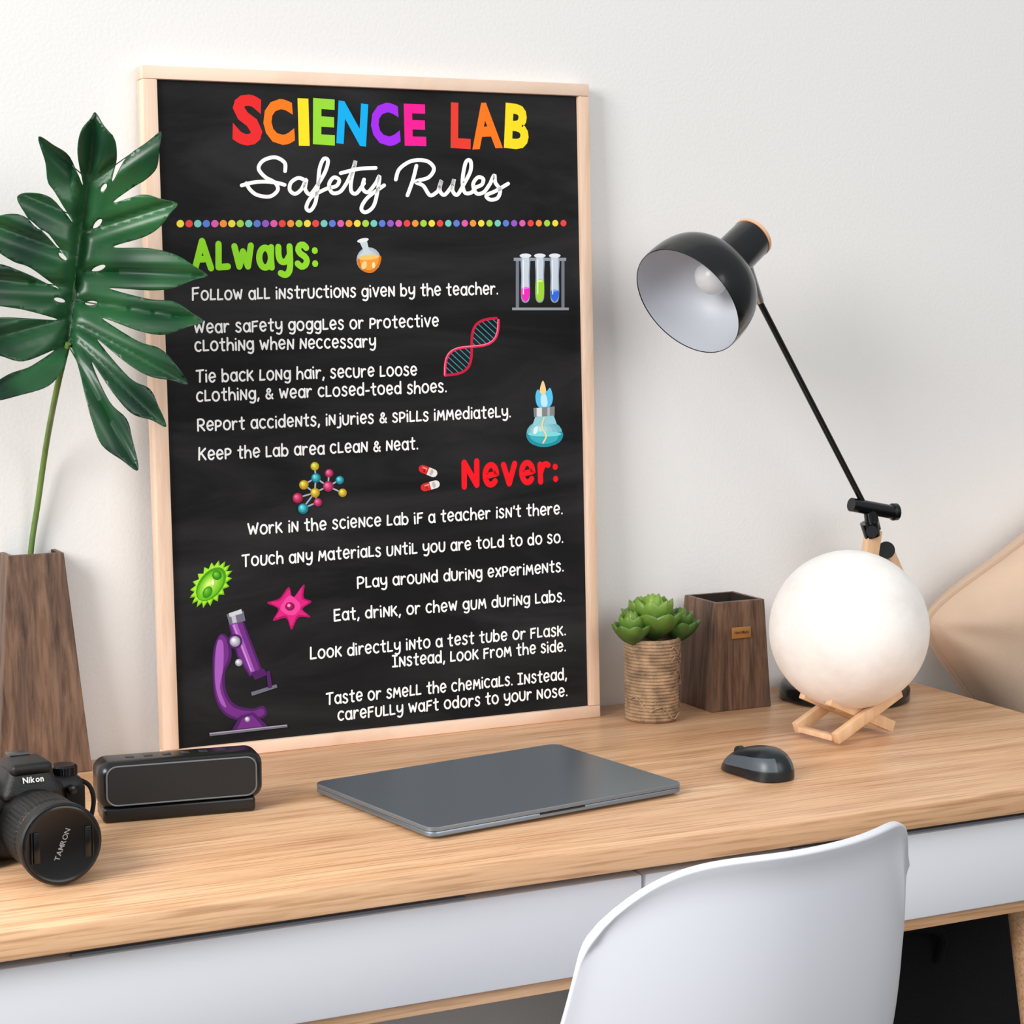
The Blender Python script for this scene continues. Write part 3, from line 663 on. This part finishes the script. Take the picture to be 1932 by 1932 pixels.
bm=NB();lathe(bm,OC,A,[(0.1445,0.0),(0.1445,0.0275),(0.149,0.0275),(0.151,0.0255),(0.151,0.0)],40);part('end_cap',bm,COP,lamp,world=True,label='copper-coloured end cap')
bm=NB();lathe(bm,OC,A,cr([(0.034,0.0),(0.036,0.010),(0.042,0.018),(0.050,0.0225),(0.060,0.020),(0.068,0.014),(0.079,0.0135)],4),32,cap0=False,cap1=False);part('light_bulb',bm,mat('frosted_bulb',(222,224,228),0.3),lamp,world=True)
bm=NB()
YA=-0.15
cyl(bm,yp(1430,563,YA),yp(1628,948,YL-0.01),0.0042,seg=16);part('arm',bm,BLK,lamp,world=True)
bm=NB();cyl(bm,OC+A*0.088,yp(1412,508,YA),0.006,0.0055,16);cyl(bm,yp(1410,502,YA-0.01),yp(1433,570,YA),0.0070,0.0060,16);part('swivel',bm,CHR,lamp,world=True,label='silver swivel joint')
bm=NB();c0=Vector(lb)
tube(bm,cr([(c0.x+0.085,c0.y+0.02,0.757),(c0.x+0.12,c0.y+0.035,0.754),(c0.x+0.135,c0.y+0.06,0.754),(c0.x+0.13,c0.y+0.085,0.754)],6),0.0028,8);part('power_cord',bm,BLK,lamp,world=True)
# ------------------------------------------------------------------ moon lamp
mc2=zp(1598,1388)
moonE=thing('moon_lamp',(mc2.x,mc2.y,0.75),'white moon globe lamp resting on a crossed wooden stand','lamp',rotz=math.radians(8))
mm=bpy.data.materials.new('moon_surface');mm.use_nodes=True;n=mm.node_tree.nodes;l=mm.node_tree.links;b=n['Principled BSDF'];b.inputs['Roughness'].default_value=0.85
tc=n.new('ShaderNodeTexCoord');nz=n.new('ShaderNodeTexNoise');nz.inputs['Scale'].default_value=14;nz.inputs['Detail'].default_value=8;nz.inputs['Roughness'].default_value=0.6
r=n.new('ShaderNodeValToRGB');r.color_ramp.elements[0].color=lin((234,227,222));r.color_ramp.elements[1].color=lin((248,244,240));r.color_ramp.elements[0].position=0.3;r.color_ramp.elements[1].position=0.6
l.new(tc.outputs['Object'],nz.inputs[0]);l.new(nz.outputs['Fac'],r.inputs[0]);l.new(r.outputs[0],b.inputs['Base Color']);b.inputs['Subsurface Weight'].default_value=0.3;b.inputs['Subsurface Radius'].default_value=(0.02,0.018,0.016);b.inputs['Subsurface Scale'].default_value=0.5
n2=n.new('ShaderNodeTexNoise');n2.inputs['Scale'].default_value=90;n2.inputs['Detail'].default_value=4;l.new(tc.outputs['Object'],n2.inputs[0])
ad=n.new('ShaderNodeMath');ad.operation='MULTIPLY_ADD';ad.inputs[1].default_value=0.3;l.new(n2.outputs['Fac'],ad.inputs[0]);l.new(nz.outputs['Fac'],ad.inputs[2])
bp=n.new('ShaderNodeBump');bp.inputs['Strength'].default_value=0.5;bp.inputs['Distance'].default_value=0.0025;l.new(ad.outputs[0],bp.inputs['Height']);l.new(bp.outputs[0],b.inputs['Normal'])
bm=NB();bmesh.ops.create_uvsphere(bm,u_segments=80,v_segments=48,radius=0.1)
for v in bm.verts:v.co.z+=0.136
part('globe',bm,mm,moonE)
bm=NB()
for s in (-1,1):
    beam(bm,(-0.054,s*0.036,0.0098),(0.054,s*0.036,0.057),0.0145,0.010,bev=0.001)
    beam(bm,(0.054,s*0.024,0.0098),(-0.054,s*0.024,0.057),0.0145,0.010,bev=0.001)
cyl(bm,(0,-0.04,0.031),(0,0.04,0.031),0.003)
for x in (-0.054,0.054):box(bm,(x*0.93,0,0.0095),(0.011,0.062 if x<0 else 0.04,0.007),0.001)
part('stand',bm,BEECH,moonE,label='pale crossed wooden stand')
# ------------------------------------------------------------------ laptop
lap=thing('laptop',(0.290,-0.372,0.75),'closed slim grey aluminium laptop lying on the desk','laptop',rotz=math.radians(8.5))
ALU=mat('space_grey',(140,152,163),0.34,0.8);DK=mat('dark_seam',(25,27,30),0.5)
LW,LD=0.339,0.243
def slab(bm,w,d,z0,z1,r=0.012,seg=6,bulge=0.0,mi=0):
    pts=[]
    for cx,cy,a0 in ((1,1,0),(-1,1,90),(-1,-1,180),(1,-1,270)):
        for i in range(seg+1):
            a=math.radians(a0+90*i/seg);pts.append((cx*(w/2-r)+r*math.cos(a),cy*(d/2-r)+r*math.sin(a)))
    hz=(z1-z0);lv=[(z0,1-2*bulge/w),(z0+hz*0.35,1),(z1-hz*0.2,1),(z1,1-0.0016/w)]
    rings=[[bm.verts.new((x*k,y*k,z)) for x,y in pts] for z,k in lv]
    for A_,B_ in zip(rings,rings[1:]):
        for i in range(len(pts)):
            bm.faces.new((A_[i],A_[(i+1)%len(pts)],B_[(i+1)%len(pts)],B_[i])).material_index=mi
    bm.faces.new(list(reversed(rings[0]))).material_index=mi;bm.faces.new(rings[-1]).material_index=mi
bm=NB();slab(bm,LW,LD,0.002,0.0090,bulge=0.006);part('base_unit',bm,ALU,lap,angle=30)
for s in (-1,1):
    bm=NB();box(bm,(0.1*s,0,0.0012),(0.02,0.2,0.0022));part('rubber_foot',bm,DK,lap)
bm=NB();slab(bm,LW,LD,0.0098,0.0140);part('lid',bm,ALU,lap,angle=30)
bm=NB();slab(bm,LW-0.004,LD-0.004,0.0088,0.0100);box(bm,(0,-LD/2+0.0005,0.0083),(0.06,0.002,0.0016));part('seam',bm,DK,lap)
# ------------------------------------------------------------------ mouse
mo=thing('computer_mouse',(0.603,-0.420,0.75),'black wireless computer mouse with grey sides on the desk','mouse',rotz=math.radians(8))
bm=NB();NU,NV=48,20;rings=[]
for j in range(NV+1):
    q=j/NV*math.pi/2;rr=math.cos(q)**0.75 if j<NV else 0.0;z=math.sin(q)
    ring=[]
    for i in range(NU):
        t=2*math.pi*i/NU;ct,st=math.cos(t),math.sin(t)
        x=math.copysign(abs(ct)**0.8,ct)*0.0305*rr*(1-0.06*st)*(1-0.10*math.exp(-(st/0.35)**2)*(1-z));y=math.copysign(abs(st)**0.85,st)*0.0505*rr
        zz=0.0015+z*0.033*(1-0.22*(y/0.05)-0.10*(y/0.05)**2)
        ring.append(bm.verts.new((x,y-0.004*z,zz)))
    rings.append(ring)
for j,(A_,B_) in enumerate(zip(rings,rings[1:])):
    for i in range(NU):
        ct=math.cos(2*math.pi*(i+0.5)/NU);fc=bm.faces.new((A_[i],A_[(i+1)%NU],B_[(i+1)%NU],B_[i]))
        fc.material_index=1 if (4<=j<=9 and abs(ct)>0.3) else 0
bm.faces.new(list(reversed(rings[0])))
bmesh.ops.remove_doubles(bm,verts=bm.verts,dist=0.00001)
part('mouse_body',bm,[mat('mouse_black',(22,28,33),0.28),mat('mouse_grey',(80,88,96),0.35)],mo,angle=70)
bm=NB();lathe(bm,(-0.0035,0.03,0.0195),(1,0,0),[(0,0.007),(0.001,0.0085),(0.006,0.0085),(0.007,0.007)],24);part('scroll_wheel',bm,DK,mo)
# ------------------------------------------------------------------ speaker
sa=zp(200,1556);sb=zp(480,1532)
rz=math.atan2(sb.y-sa.y,sb.x-sa.x);mid_s=(sa+sb)/2
bk=Vector((-math.sin(rz),math.cos(rz),0))
spk=thing('bluetooth_speaker',mid_s+bk*0.025,'compact black portable speaker with mesh grille on the desk','speaker',rotz=rz)
BM=mat('speaker_black',(14,16,18),0.26)
bm=NB();L=0.179
box(bm,(0.002,0,0.0400),(L,0.052,0.052),0.014,seg=7);box(bm,(0,0,0.0085),(L-0.014,0.046,0.017),0.004,seg=3)
part('speaker_body',bm,BM,spk,angle=60)
bm=NB();w=L-0.02
def rrect(w_,h_,r_,seg=7):
    pts=[]
    for cx,cz,a0 in ((1,1,0),(-1,1,90),(-1,-1,180),(1,-1,270)):
        for i in range(seg):
            a=math.radians(a0+90*i/(seg-1));pts.append((cx*(w_/2-r_)+r_*math.cos(a),cz*(h_/2-r_)+r_*math.sin(a)))
    return pts
GRP=rrect(w,0.040,0.010)
ra=[bm.verts.new((0.002+x,-0.0255,0.041+z)) for x,z in GRP];rb=[bm.verts.new((0.002+x*0.995,-0.0272,0.041+z*0.99)) for x,z in GRP]
for i in range(len(GRP)):bm.faces.new((ra[i],ra[(i+1)%len(GRP)],rb[(i+1)%len(GRP)],rb[i]))
bm.faces.new(rb);bmesh.ops.recalc_face_normals(bm,faces=bm.faces)
if sum(fc.normal.y for fc in bm.faces if len(fc.verts)>6)>0:
    bmesh.ops.reverse_faces(bm,faces=bm.faces)
GR=bpy.data.materials.new('speaker_grille');GR.use_nodes=True;n=GR.node_tree.nodes;l=GR.node_tree.links;b=n['Principled BSDF'];b.inputs['Roughness'].default_value=0.6
tc=n.new('ShaderNodeTexCoord');v=n.new('ShaderNodeTexVoronoi');v.inputs['Scale'].default_value=600;v.inputs['Randomness'].default_value=0.1;l.new(tc.outputs['Object'],v.inputs[0])
r=n.new('ShaderNodeValToRGB');r.color_ramp.elements[0].color=lin((4,4,5));r.color_ramp.elements[1].color=lin((32,33,36));l.new(v.outputs['Distance'],r.inputs[0]);l.new(r.outputs[0],b.inputs['Base Color'])
part('grille',bm,GR,spk,smooth=False)
RM=mat('speaker_rim',(110,114,118),0.3,0.3)
bm=NB();pts=[(0.002+x,-0.0268,0.041+z) for x,z in rrect(w+0.002,0.042,0.011)];pts.append(pts[0]);tube(bm,pts,0.0010,8);part('grille_rim',bm,RM,spk,label='thin grey rim around the grille')
for i in range(6):
    bm=NB();box(bm,(-0.05+i*0.02,0,0.0662),(0.009,0.009,0.0008),0.0003);part('button',bm,mat('speaker_button',(44,46,49),0.4),spk)
# ------------------------------------------------------------------ DSLR
capc=zp(118,1594,0.7925);ang=math.radians(30)
D=(-h*math.cos(ang)+R*math.sin(ang));D.z=0;D.normalize()
rz=math.atan2(D.y,D.x)+math.pi/2
cpos=capc-D*0.128
dslr=thing('dslr_camera',(cpos.x,cpos.y,0.75),'black digital SLR camera with a capped zoom lens','camera',rotz=rz)
CB=mat('camera_black',(9,10,11),0.45,bump=0.3,bscale=900);CG=mat('camera_gloss',(8,9,11),0.22)
RB=mat('camera_rubber',(8,8,9),0.75,bump=0.8,bscale=1500)
bm=NB()
box(bm,(0,0.005,0.040),(0.126,0.042,0.078),0.012,seg=4)
box(bm,(0,-0.016,0.042),(0.078,0.026,0.076),0.013,seg=4)
part('camera_body',bm,CB,dslr,angle=50)
bm=NB();box(bm,(-0.05,-0.022,0.038),(0.030,0.036,0.072),0.012,seg=4);part('grip',bm,RB,dslr,angle=50)
bm=NB();box(bm,(0.05,-0.0172,0.045),(0.02,0.003,0.05),0.0012);part('leatherette',bm,RB,dslr)
bm=NB();box(bm,(0,-0.010,0.084),(0.066,0.066,0.034),0.008,seg=3,taper=(0.58,0.72));box(bm,(0,-0.016,0.097),(0.042,0.046,0.012),0.005,seg=3);part('viewfinder_hump',bm,CB,dslr,angle=50)
bm=NB();box(bm,(0,0.010,0.1036),(0.02,0.018,0.002),0.0005);part('hot_shoe',bm,mat('dark_metal',(90,92,95),0.35,0.9),dslr)
bm=NB();lathe(bm,(0.046,0.005,0.077),(0,0,1),[(0,0.013),(0.009,0.013),(0.011,0.011)],64,rfun=lambda a,t:1+0.03*math.sin(28*a));part('dial',bm,CG,dslr)
bm=NB();lathe(bm,(-0.05,-0.028,0.072),(0,0,1),[(0,0.008),(0.006,0.008),(0.008,0.006)],24);part('shutter_button',bm,CHR,dslr)
bm=NB();lathe(bm,(-0.04,0.004,0.077),(0,0,1),[(0,0.011),(0.007,0.011),(0.008,0.009)],64,rfun=lambda a,t:1+0.03*math.sin(24*a));part('dial',bm,CG,dslr)
bm=NB();lathe(bm,(0.044,-0.02,0.068),(0,-1,0),[(0,0.0045),(0.008,0.0045),(0.009,0.003)],16);part('button',bm,CG,dslr)
bm=NB();lathe(bm,(0.043,-0.02,0.02),(0,-1,0),[(0,0.008),(0.009,0.008),(0.01,0.006)],20);part('button',bm,CG,dslr)
bm=NB();lathe(bm,(-0.024,-0.026,0.07),(0,-1,0),[(0,0.004),(0.004,0.004),(0.005,0.003)],16);part('focus_light',bm,mat('lens_light',(180,170,150),0.2),dslr)
tb=[(0.062,0.004,0.07),(0.070,-0.002,0.064),(0.072,-0.008,0.05),(0.069,-0.006,0.03),(0.066,0.0,0.012),(0.07,0.01,0.004),(0.065,0.03,0.004)]
bm=NB();tube(bm,cr(tb,5),0.0025,8);part('neck_strap',bm,RB,dslr)
lz=0.0425
bm=NB()
pr=[(0,0.033),(0.008,0.033),(0.01,0.035),(0.028,0.0355),(0.030,0.0355),(0.0325,0.037)]
pr+=[(0.034,0.0370),(0.068,0.0370),(0.0695,0.0350),(0.076,0.0350),(0.080,0.0385),(0.094,0.0400),(0.098,0.0400),(0.100,0.0385)]
lathe(bm,(0,-0.026,lz),(0,-1,0),pr,240,
   rfun=lambda a,t:1+(0.018*(1 if math.sin(48*a)>0 else 0) if 0.033<t<0.069 else (0.012*(1 if math.sin(60*a)>0 else 0) if 0.079<t<0.093 else 0)))
lens=part('lens',bm,CB,dslr,angle=35)
bm=NB();lathe(bm,(0,-0.026,lz),(0,-1,0),[(0.0715,0.0357),(0.0738,0.0357)],48);part('lens_ring',bm,mat('gold_ring',(170,145,85),0.35,0.8),lens)
bm=NB();lathe(bm,(0,-0.026,lz),(0,-1,0),[(0.0985,0.0375),(0.1015,0.0375),(0.1022,0.036),(0.1012,0.0335),(0.1012,0.0)],64,cap0=False,cap1=False)
for s in (-1,1):box(bm,(s*0.025,-0.1278,lz),(0.006,0.0016,0.03),0.0005);box(bm,(s*0.030,-0.1278,lz),(0.0015,0.002,0.03),0.0005)
cap=part('lens_cap',bm,CG,lens,angle=40)
LT=mat('camera_white_print',(225,225,225),0.5)
Mx=Matrix.Translation((0,-0.1274,lz))@Matrix.Rotation(math.pi/2,4,'X')@Matrix.Rotation(math.radians(68),4,'Z')
flat_text('lettering','TAMRON',Mx,0.032,mat('cap_print',(150,150,152),0.4),cap,0.005)
Mx=Matrix.Translation((0,-0.0405,0.0875))@Matrix.Rotation(math.radians(72),4,'X')
flat_text('lettering','Nikon',Mx,0.021,LT,dslr,0.0055,off=0.03,label='white brand lettering')
# ------------------------------------------------------------------ chair
rc=math.radians(10)
ch=thing('chair',(0.232+0.060,-0.719-0.010,0),'white moulded plastic shell chair with wooden legs at the desk','chair',rotz=rc)
CW=mat('white_plastic',(226,228,236),0.34)
NS,NU=36,56
bm=NB();g=[]
for i in range(NS+1):
    s=i/NS;row=[]
    for j in range(NU+1):
        u=-1+2*j/NU
        zt=0.830-0.070*abs(u)**6
        z=0.468+(zt-0.468)*s
        sz=(z-0.468)/0.358
        w=0.240-0.052*sz**1.3
        d=0.14-0.055*sz
        y=-0.170-0.045*sz-0.02*math.sin(sz*math.pi)+d*abs(u)**2.2
        if s>0.90:y-=0.009*((s-0.90)/0.10)**2
        eu=max(0,(abs(u)-0.93)/0.07);
        row.append(bm.verts.new((w*u,y-0.005*eu*eu,z)))
    g.append(row)
for i in range(NS):
    for j in range(NU):bm.faces.new((g[i][j],g[i][j+1],g[i+1][j+1],g[i+1][j]))
o=part('backrest',bm,CW,ch,angle=80);sm=o.modifiers.new('t','SOLIDIFY');sm.thickness=0.009;sm.offset=0;bv=o.modifiers.new('b','BEVEL');bv.width=0.004;bv.segments=4
bm=NB();g=[]
for i in range(25):
    s=i/24;row=[]
    for j in range(NU+1):
        u=-1+2*j/NU;y=-0.170+0.14*abs(u)**2.2*(1-s)**3+s*0.40
        z=0.43+0.038*(1-s)**6+0.045*abs(u)**3*(1-s)**0.7-0.03*max(0,s-0.8)/0.2*s
        w=0.240-0.035*s**2
        row.append(bm.verts.new((w*u*(1-0.12*max(0,s-0.85)/0.15),y,z)))
    g.append(row)
for i in range(24):
    for j in range(NU):bm.faces.new((g[i][j],g[i+1][j],g[i+1][j+1],g[i][j+1]))
o=part('seat',bm,CW,ch,angle=80);sm=o.modifiers.new('t','SOLIDIFY');sm.thickness=0.008;sm.offset=0
for sx in (-1,1):
    for sy in (-1,1):
        bm=NB();lathe(bm,(sx*0.12,0.01+sy*0.1,0.425),(sx*0.11,sy*0.11,-0.425),[(0,0.017),(0.2,0.016),(0.447,0.011)],20);part('leg',bm,BEECH,ch,label='pale wooden leg')
# ------------------------------------------------------------------ basket under desk
FEL=mat('black_felt',(14,13,14),0.95,bump=0.7,bscale=220)
bk_=thing('storage_basket',(0.86,-0.25,0),'black felt storage basket on the floor under the desk','basket')
bm=NB()
def rr_ring(w,d,z,r=0.04,seg=5):
    out=[]
    for cx,cy,a0 in ((1,1,0),(-1,1,90),(-1,-1,180),(1,-1,270)):
        for i in range(seg+1):
            a=math.radians(a0+90*i/seg);out.append(bm.verts.new((cx*(w/2-r)+r*math.cos(a),cy*(d/2-r)+r*math.sin(a),z)))
    return out
rg=[rr_ring(0.44,0.20,0),rr_ring(0.46,0.215,0.3),rr_ring(0.47,0.22,0.53),rr_ring(0.46,0.21,0.535),rr_ring(0.45,0.20,0.53),rr_ring(0.44,0.19,0.02)]
for A_,B_ in zip(rg,rg[1:]):
    for i in range(len(A_)):bm.faces.new((A_[i],A_[(i+1)%len(A_)],B_[(i+1)%len(A_)],B_[i]))
bm.faces.new(list(reversed(rg[0])));bm.faces.new(rg[-1])
part('basket_body',bm,FEL,bk_)
bm=NB();tube(bm,cr([(-0.06,-0.112,0.46),(-0.055,-0.125,0.50),(0,-0.13,0.515),(0.055,-0.125,0.50),(0.06,-0.112,0.46)],5),0.006,8);part('handle',bm,FEL,bk_)
# ------------------------------------------------------------------ cushion + bench
bm=NB();N=60;S=0.25;gr={}
def cxy(a,b_):
    pin=1-0.05*(1-abs(a)**2)*abs(b_)**3;pin2=1-0.05*(1-abs(b_)**2)*abs(a)**3
    rc_=1-0.09*(a*a*b_*b_)**3
    return S*a*pin2*rc_,S*b_*pin*rc_
for side in (1,-1):
    for i in range(N+1):
        for j in range(N+1):
            a=-1+2*i/N;b_=-1+2*j/N
            th=0.082*max(0,(1-a**4)*(1-b_**4))**0.42*side
            for (ca,cb) in ((-1,-1),(-1,1),(1,-1),(1,1)):
                dx_,dy_=a-ca,b_-cb;rr=math.hypot(dx_,dy_);q=math.atan2(dy_,dx_)
                th*=1+0.07*math.sin(9*q+ca)*math.exp(-(rr/0.6)**2)*min(1,rr*4)
            th*=1+0.03*math.sin(6*a+4*b_)+0.03*math.sin(7*b_-5*a+1)
            x_,z_=cxy(a,b_);gr[(side,i,j)]=bm.verts.new((x_,th,z_))
    for i in range(N):
        for j in range(N):bm.faces.new((gr[(side,i,j)],gr[(side,i+1,j)],gr[(side,i+1,j+1)],gr[(side,i,j+1)]))
bmesh.ops.remove_doubles(bm,verts=bm.verts,dist=0.0001);bmesh.ops.recalc_face_normals(bm,faces=bm.faces)
CT=Matrix.Diagonal((1,1,0.84,1))@Matrix.Rotation(math.radians(56),4,'Y')
bm.transform(CT)
lx=min(v.co.x for v in bm.verts);lv=[v for v in bm.verts if v.co.x<lx+1e-5][0].co.copy();cz0=min(v.co.z for v in bm.verts)
cn=yp(1752,1180,-0.092)
LIN=mat('tan_linen',(212,184,160),0.95,var=0.05,vscale=12,bump=0.35,bscale=420,bdist=0.001)
o=part('cushion',bm,LIN,angle=70)
o.location=(cn.x-lv.x,-0.092,cn.z-lv.z)
o['label']='tan linen square cushion propped against the wall';o['category']='cushion'
per=[(-1+2*k/20,-1) for k in range(20)]+[(1,-1+2*k/20) for k in range(20)]+[(1-2*k/20,1) for k in range(20)]+[(-1,1-2*k/20) for k in range(21)]
bm=NB();tube(bm,[CT@Vector((cxy(a,b_)[0],0,cxy(a,b_)[1])) for a,b_ in per],0.0028,8);part('piping',bm,mat('linen_piping',(190,160,134),0.9),o,label='darker piping along the seam')
btop=o.location.z+cz0-0.004
bench=thing('daybed',(1.75,-0.45,0),'low charcoal upholstered daybed against the wall beyond the desk','bench')
CH=mat('charcoal_fabric',(22,20,20),0.95,bump=0.6,bscale=150)
bm=NB();box(bm,(0,0,0.06+(btop-0.16)/2),(1.1,0.84,btop-0.16),0.03,seg=3);part('bed_base',bm,CH,bench)
bm=NB();box(bm,(0,0,btop-0.05),(1.08,0.82,0.1),0.03,seg=3);part('mattress',bm,CH,bench)
for sx in (-1,1):
    for sy in (-1,1):
        bm=NB();cyl(bm,(sx*0.45,sy*0.33,0),(sx*0.45,sy*0.33,0.07),0.02);part('foot',bm,BLK,bench)
# ------------------------------------------------------------------ light: a daylit room, brighter towards the window side
wd=bpy.data.worlds.new('world');scene.world=wd;wd.use_nodes=True
n=wd.node_tree.nodes;l=wd.node_tree.links;bg=n['Background']
tc=n.new('ShaderNodeTexCoord');sx_=n.new('ShaderNodeSeparateXYZ');l.new(tc.outputs['Generated'],sx_.inputs[0])
mr=n.new('ShaderNodeMapRange');mr.inputs['From Min'].default_value=-1;mr.inputs['From Max'].default_value=1;mr.inputs['To Min'].default_value=0.95;mr.inputs['To Max'].default_value=0.40
l.new(sx_.outputs['X'],mr.inputs['Value'])
mz=n.new('ShaderNodeMapRange');mz.inputs['From Min'].default_value=-0.25;mz.inputs['From Max'].default_value=0.35;mz.inputs['To Min'].default_value=0.45;mz.inputs['To Max'].default_value=1.0
l.new(sx_.outputs['Z'],mz.inputs['Value'])
mu=n.new('ShaderNodeMath');mu.operation='MULTIPLY';l.new(mr.outputs[0],mu.inputs[0]);l.new(mz.outputs[0],mu.inputs[1]);l.new(mu.outputs[0],bg.inputs[1])
bg.inputs[0].default_value=(0.93,0.97,1.0,1)
def area(name,loc,tgt,size,energy,col):
    ld=bpy.data.lights.new(name,'AREA');ld.shape='RECTANGLE';ld.size=size[0];ld.size_y=size[1];ld.energy=energy;ld.color=col
    o=bpy.data.objects.new(name,ld);scene.collection.objects.link(o);o.location=loc
    o.rotation_euler=(Vector(tgt)-Vector(loc)).to_track_quat('-Z','Y').to_euler();return o
area('window_light',(-2.4,-1.5,2.3),(0.4,-0.2,0.9),(1.2,1.4),88,(1,0.975,0.945))
area('front_fill_light',(1.5,-3.2,2.4),(0.6,-0.2,0.9),(2.5,2.0),40,(1,0.985,0.96))  # added fill from the front, brightens the drawer fronts
scene.view_settings.view_transform='Standard'
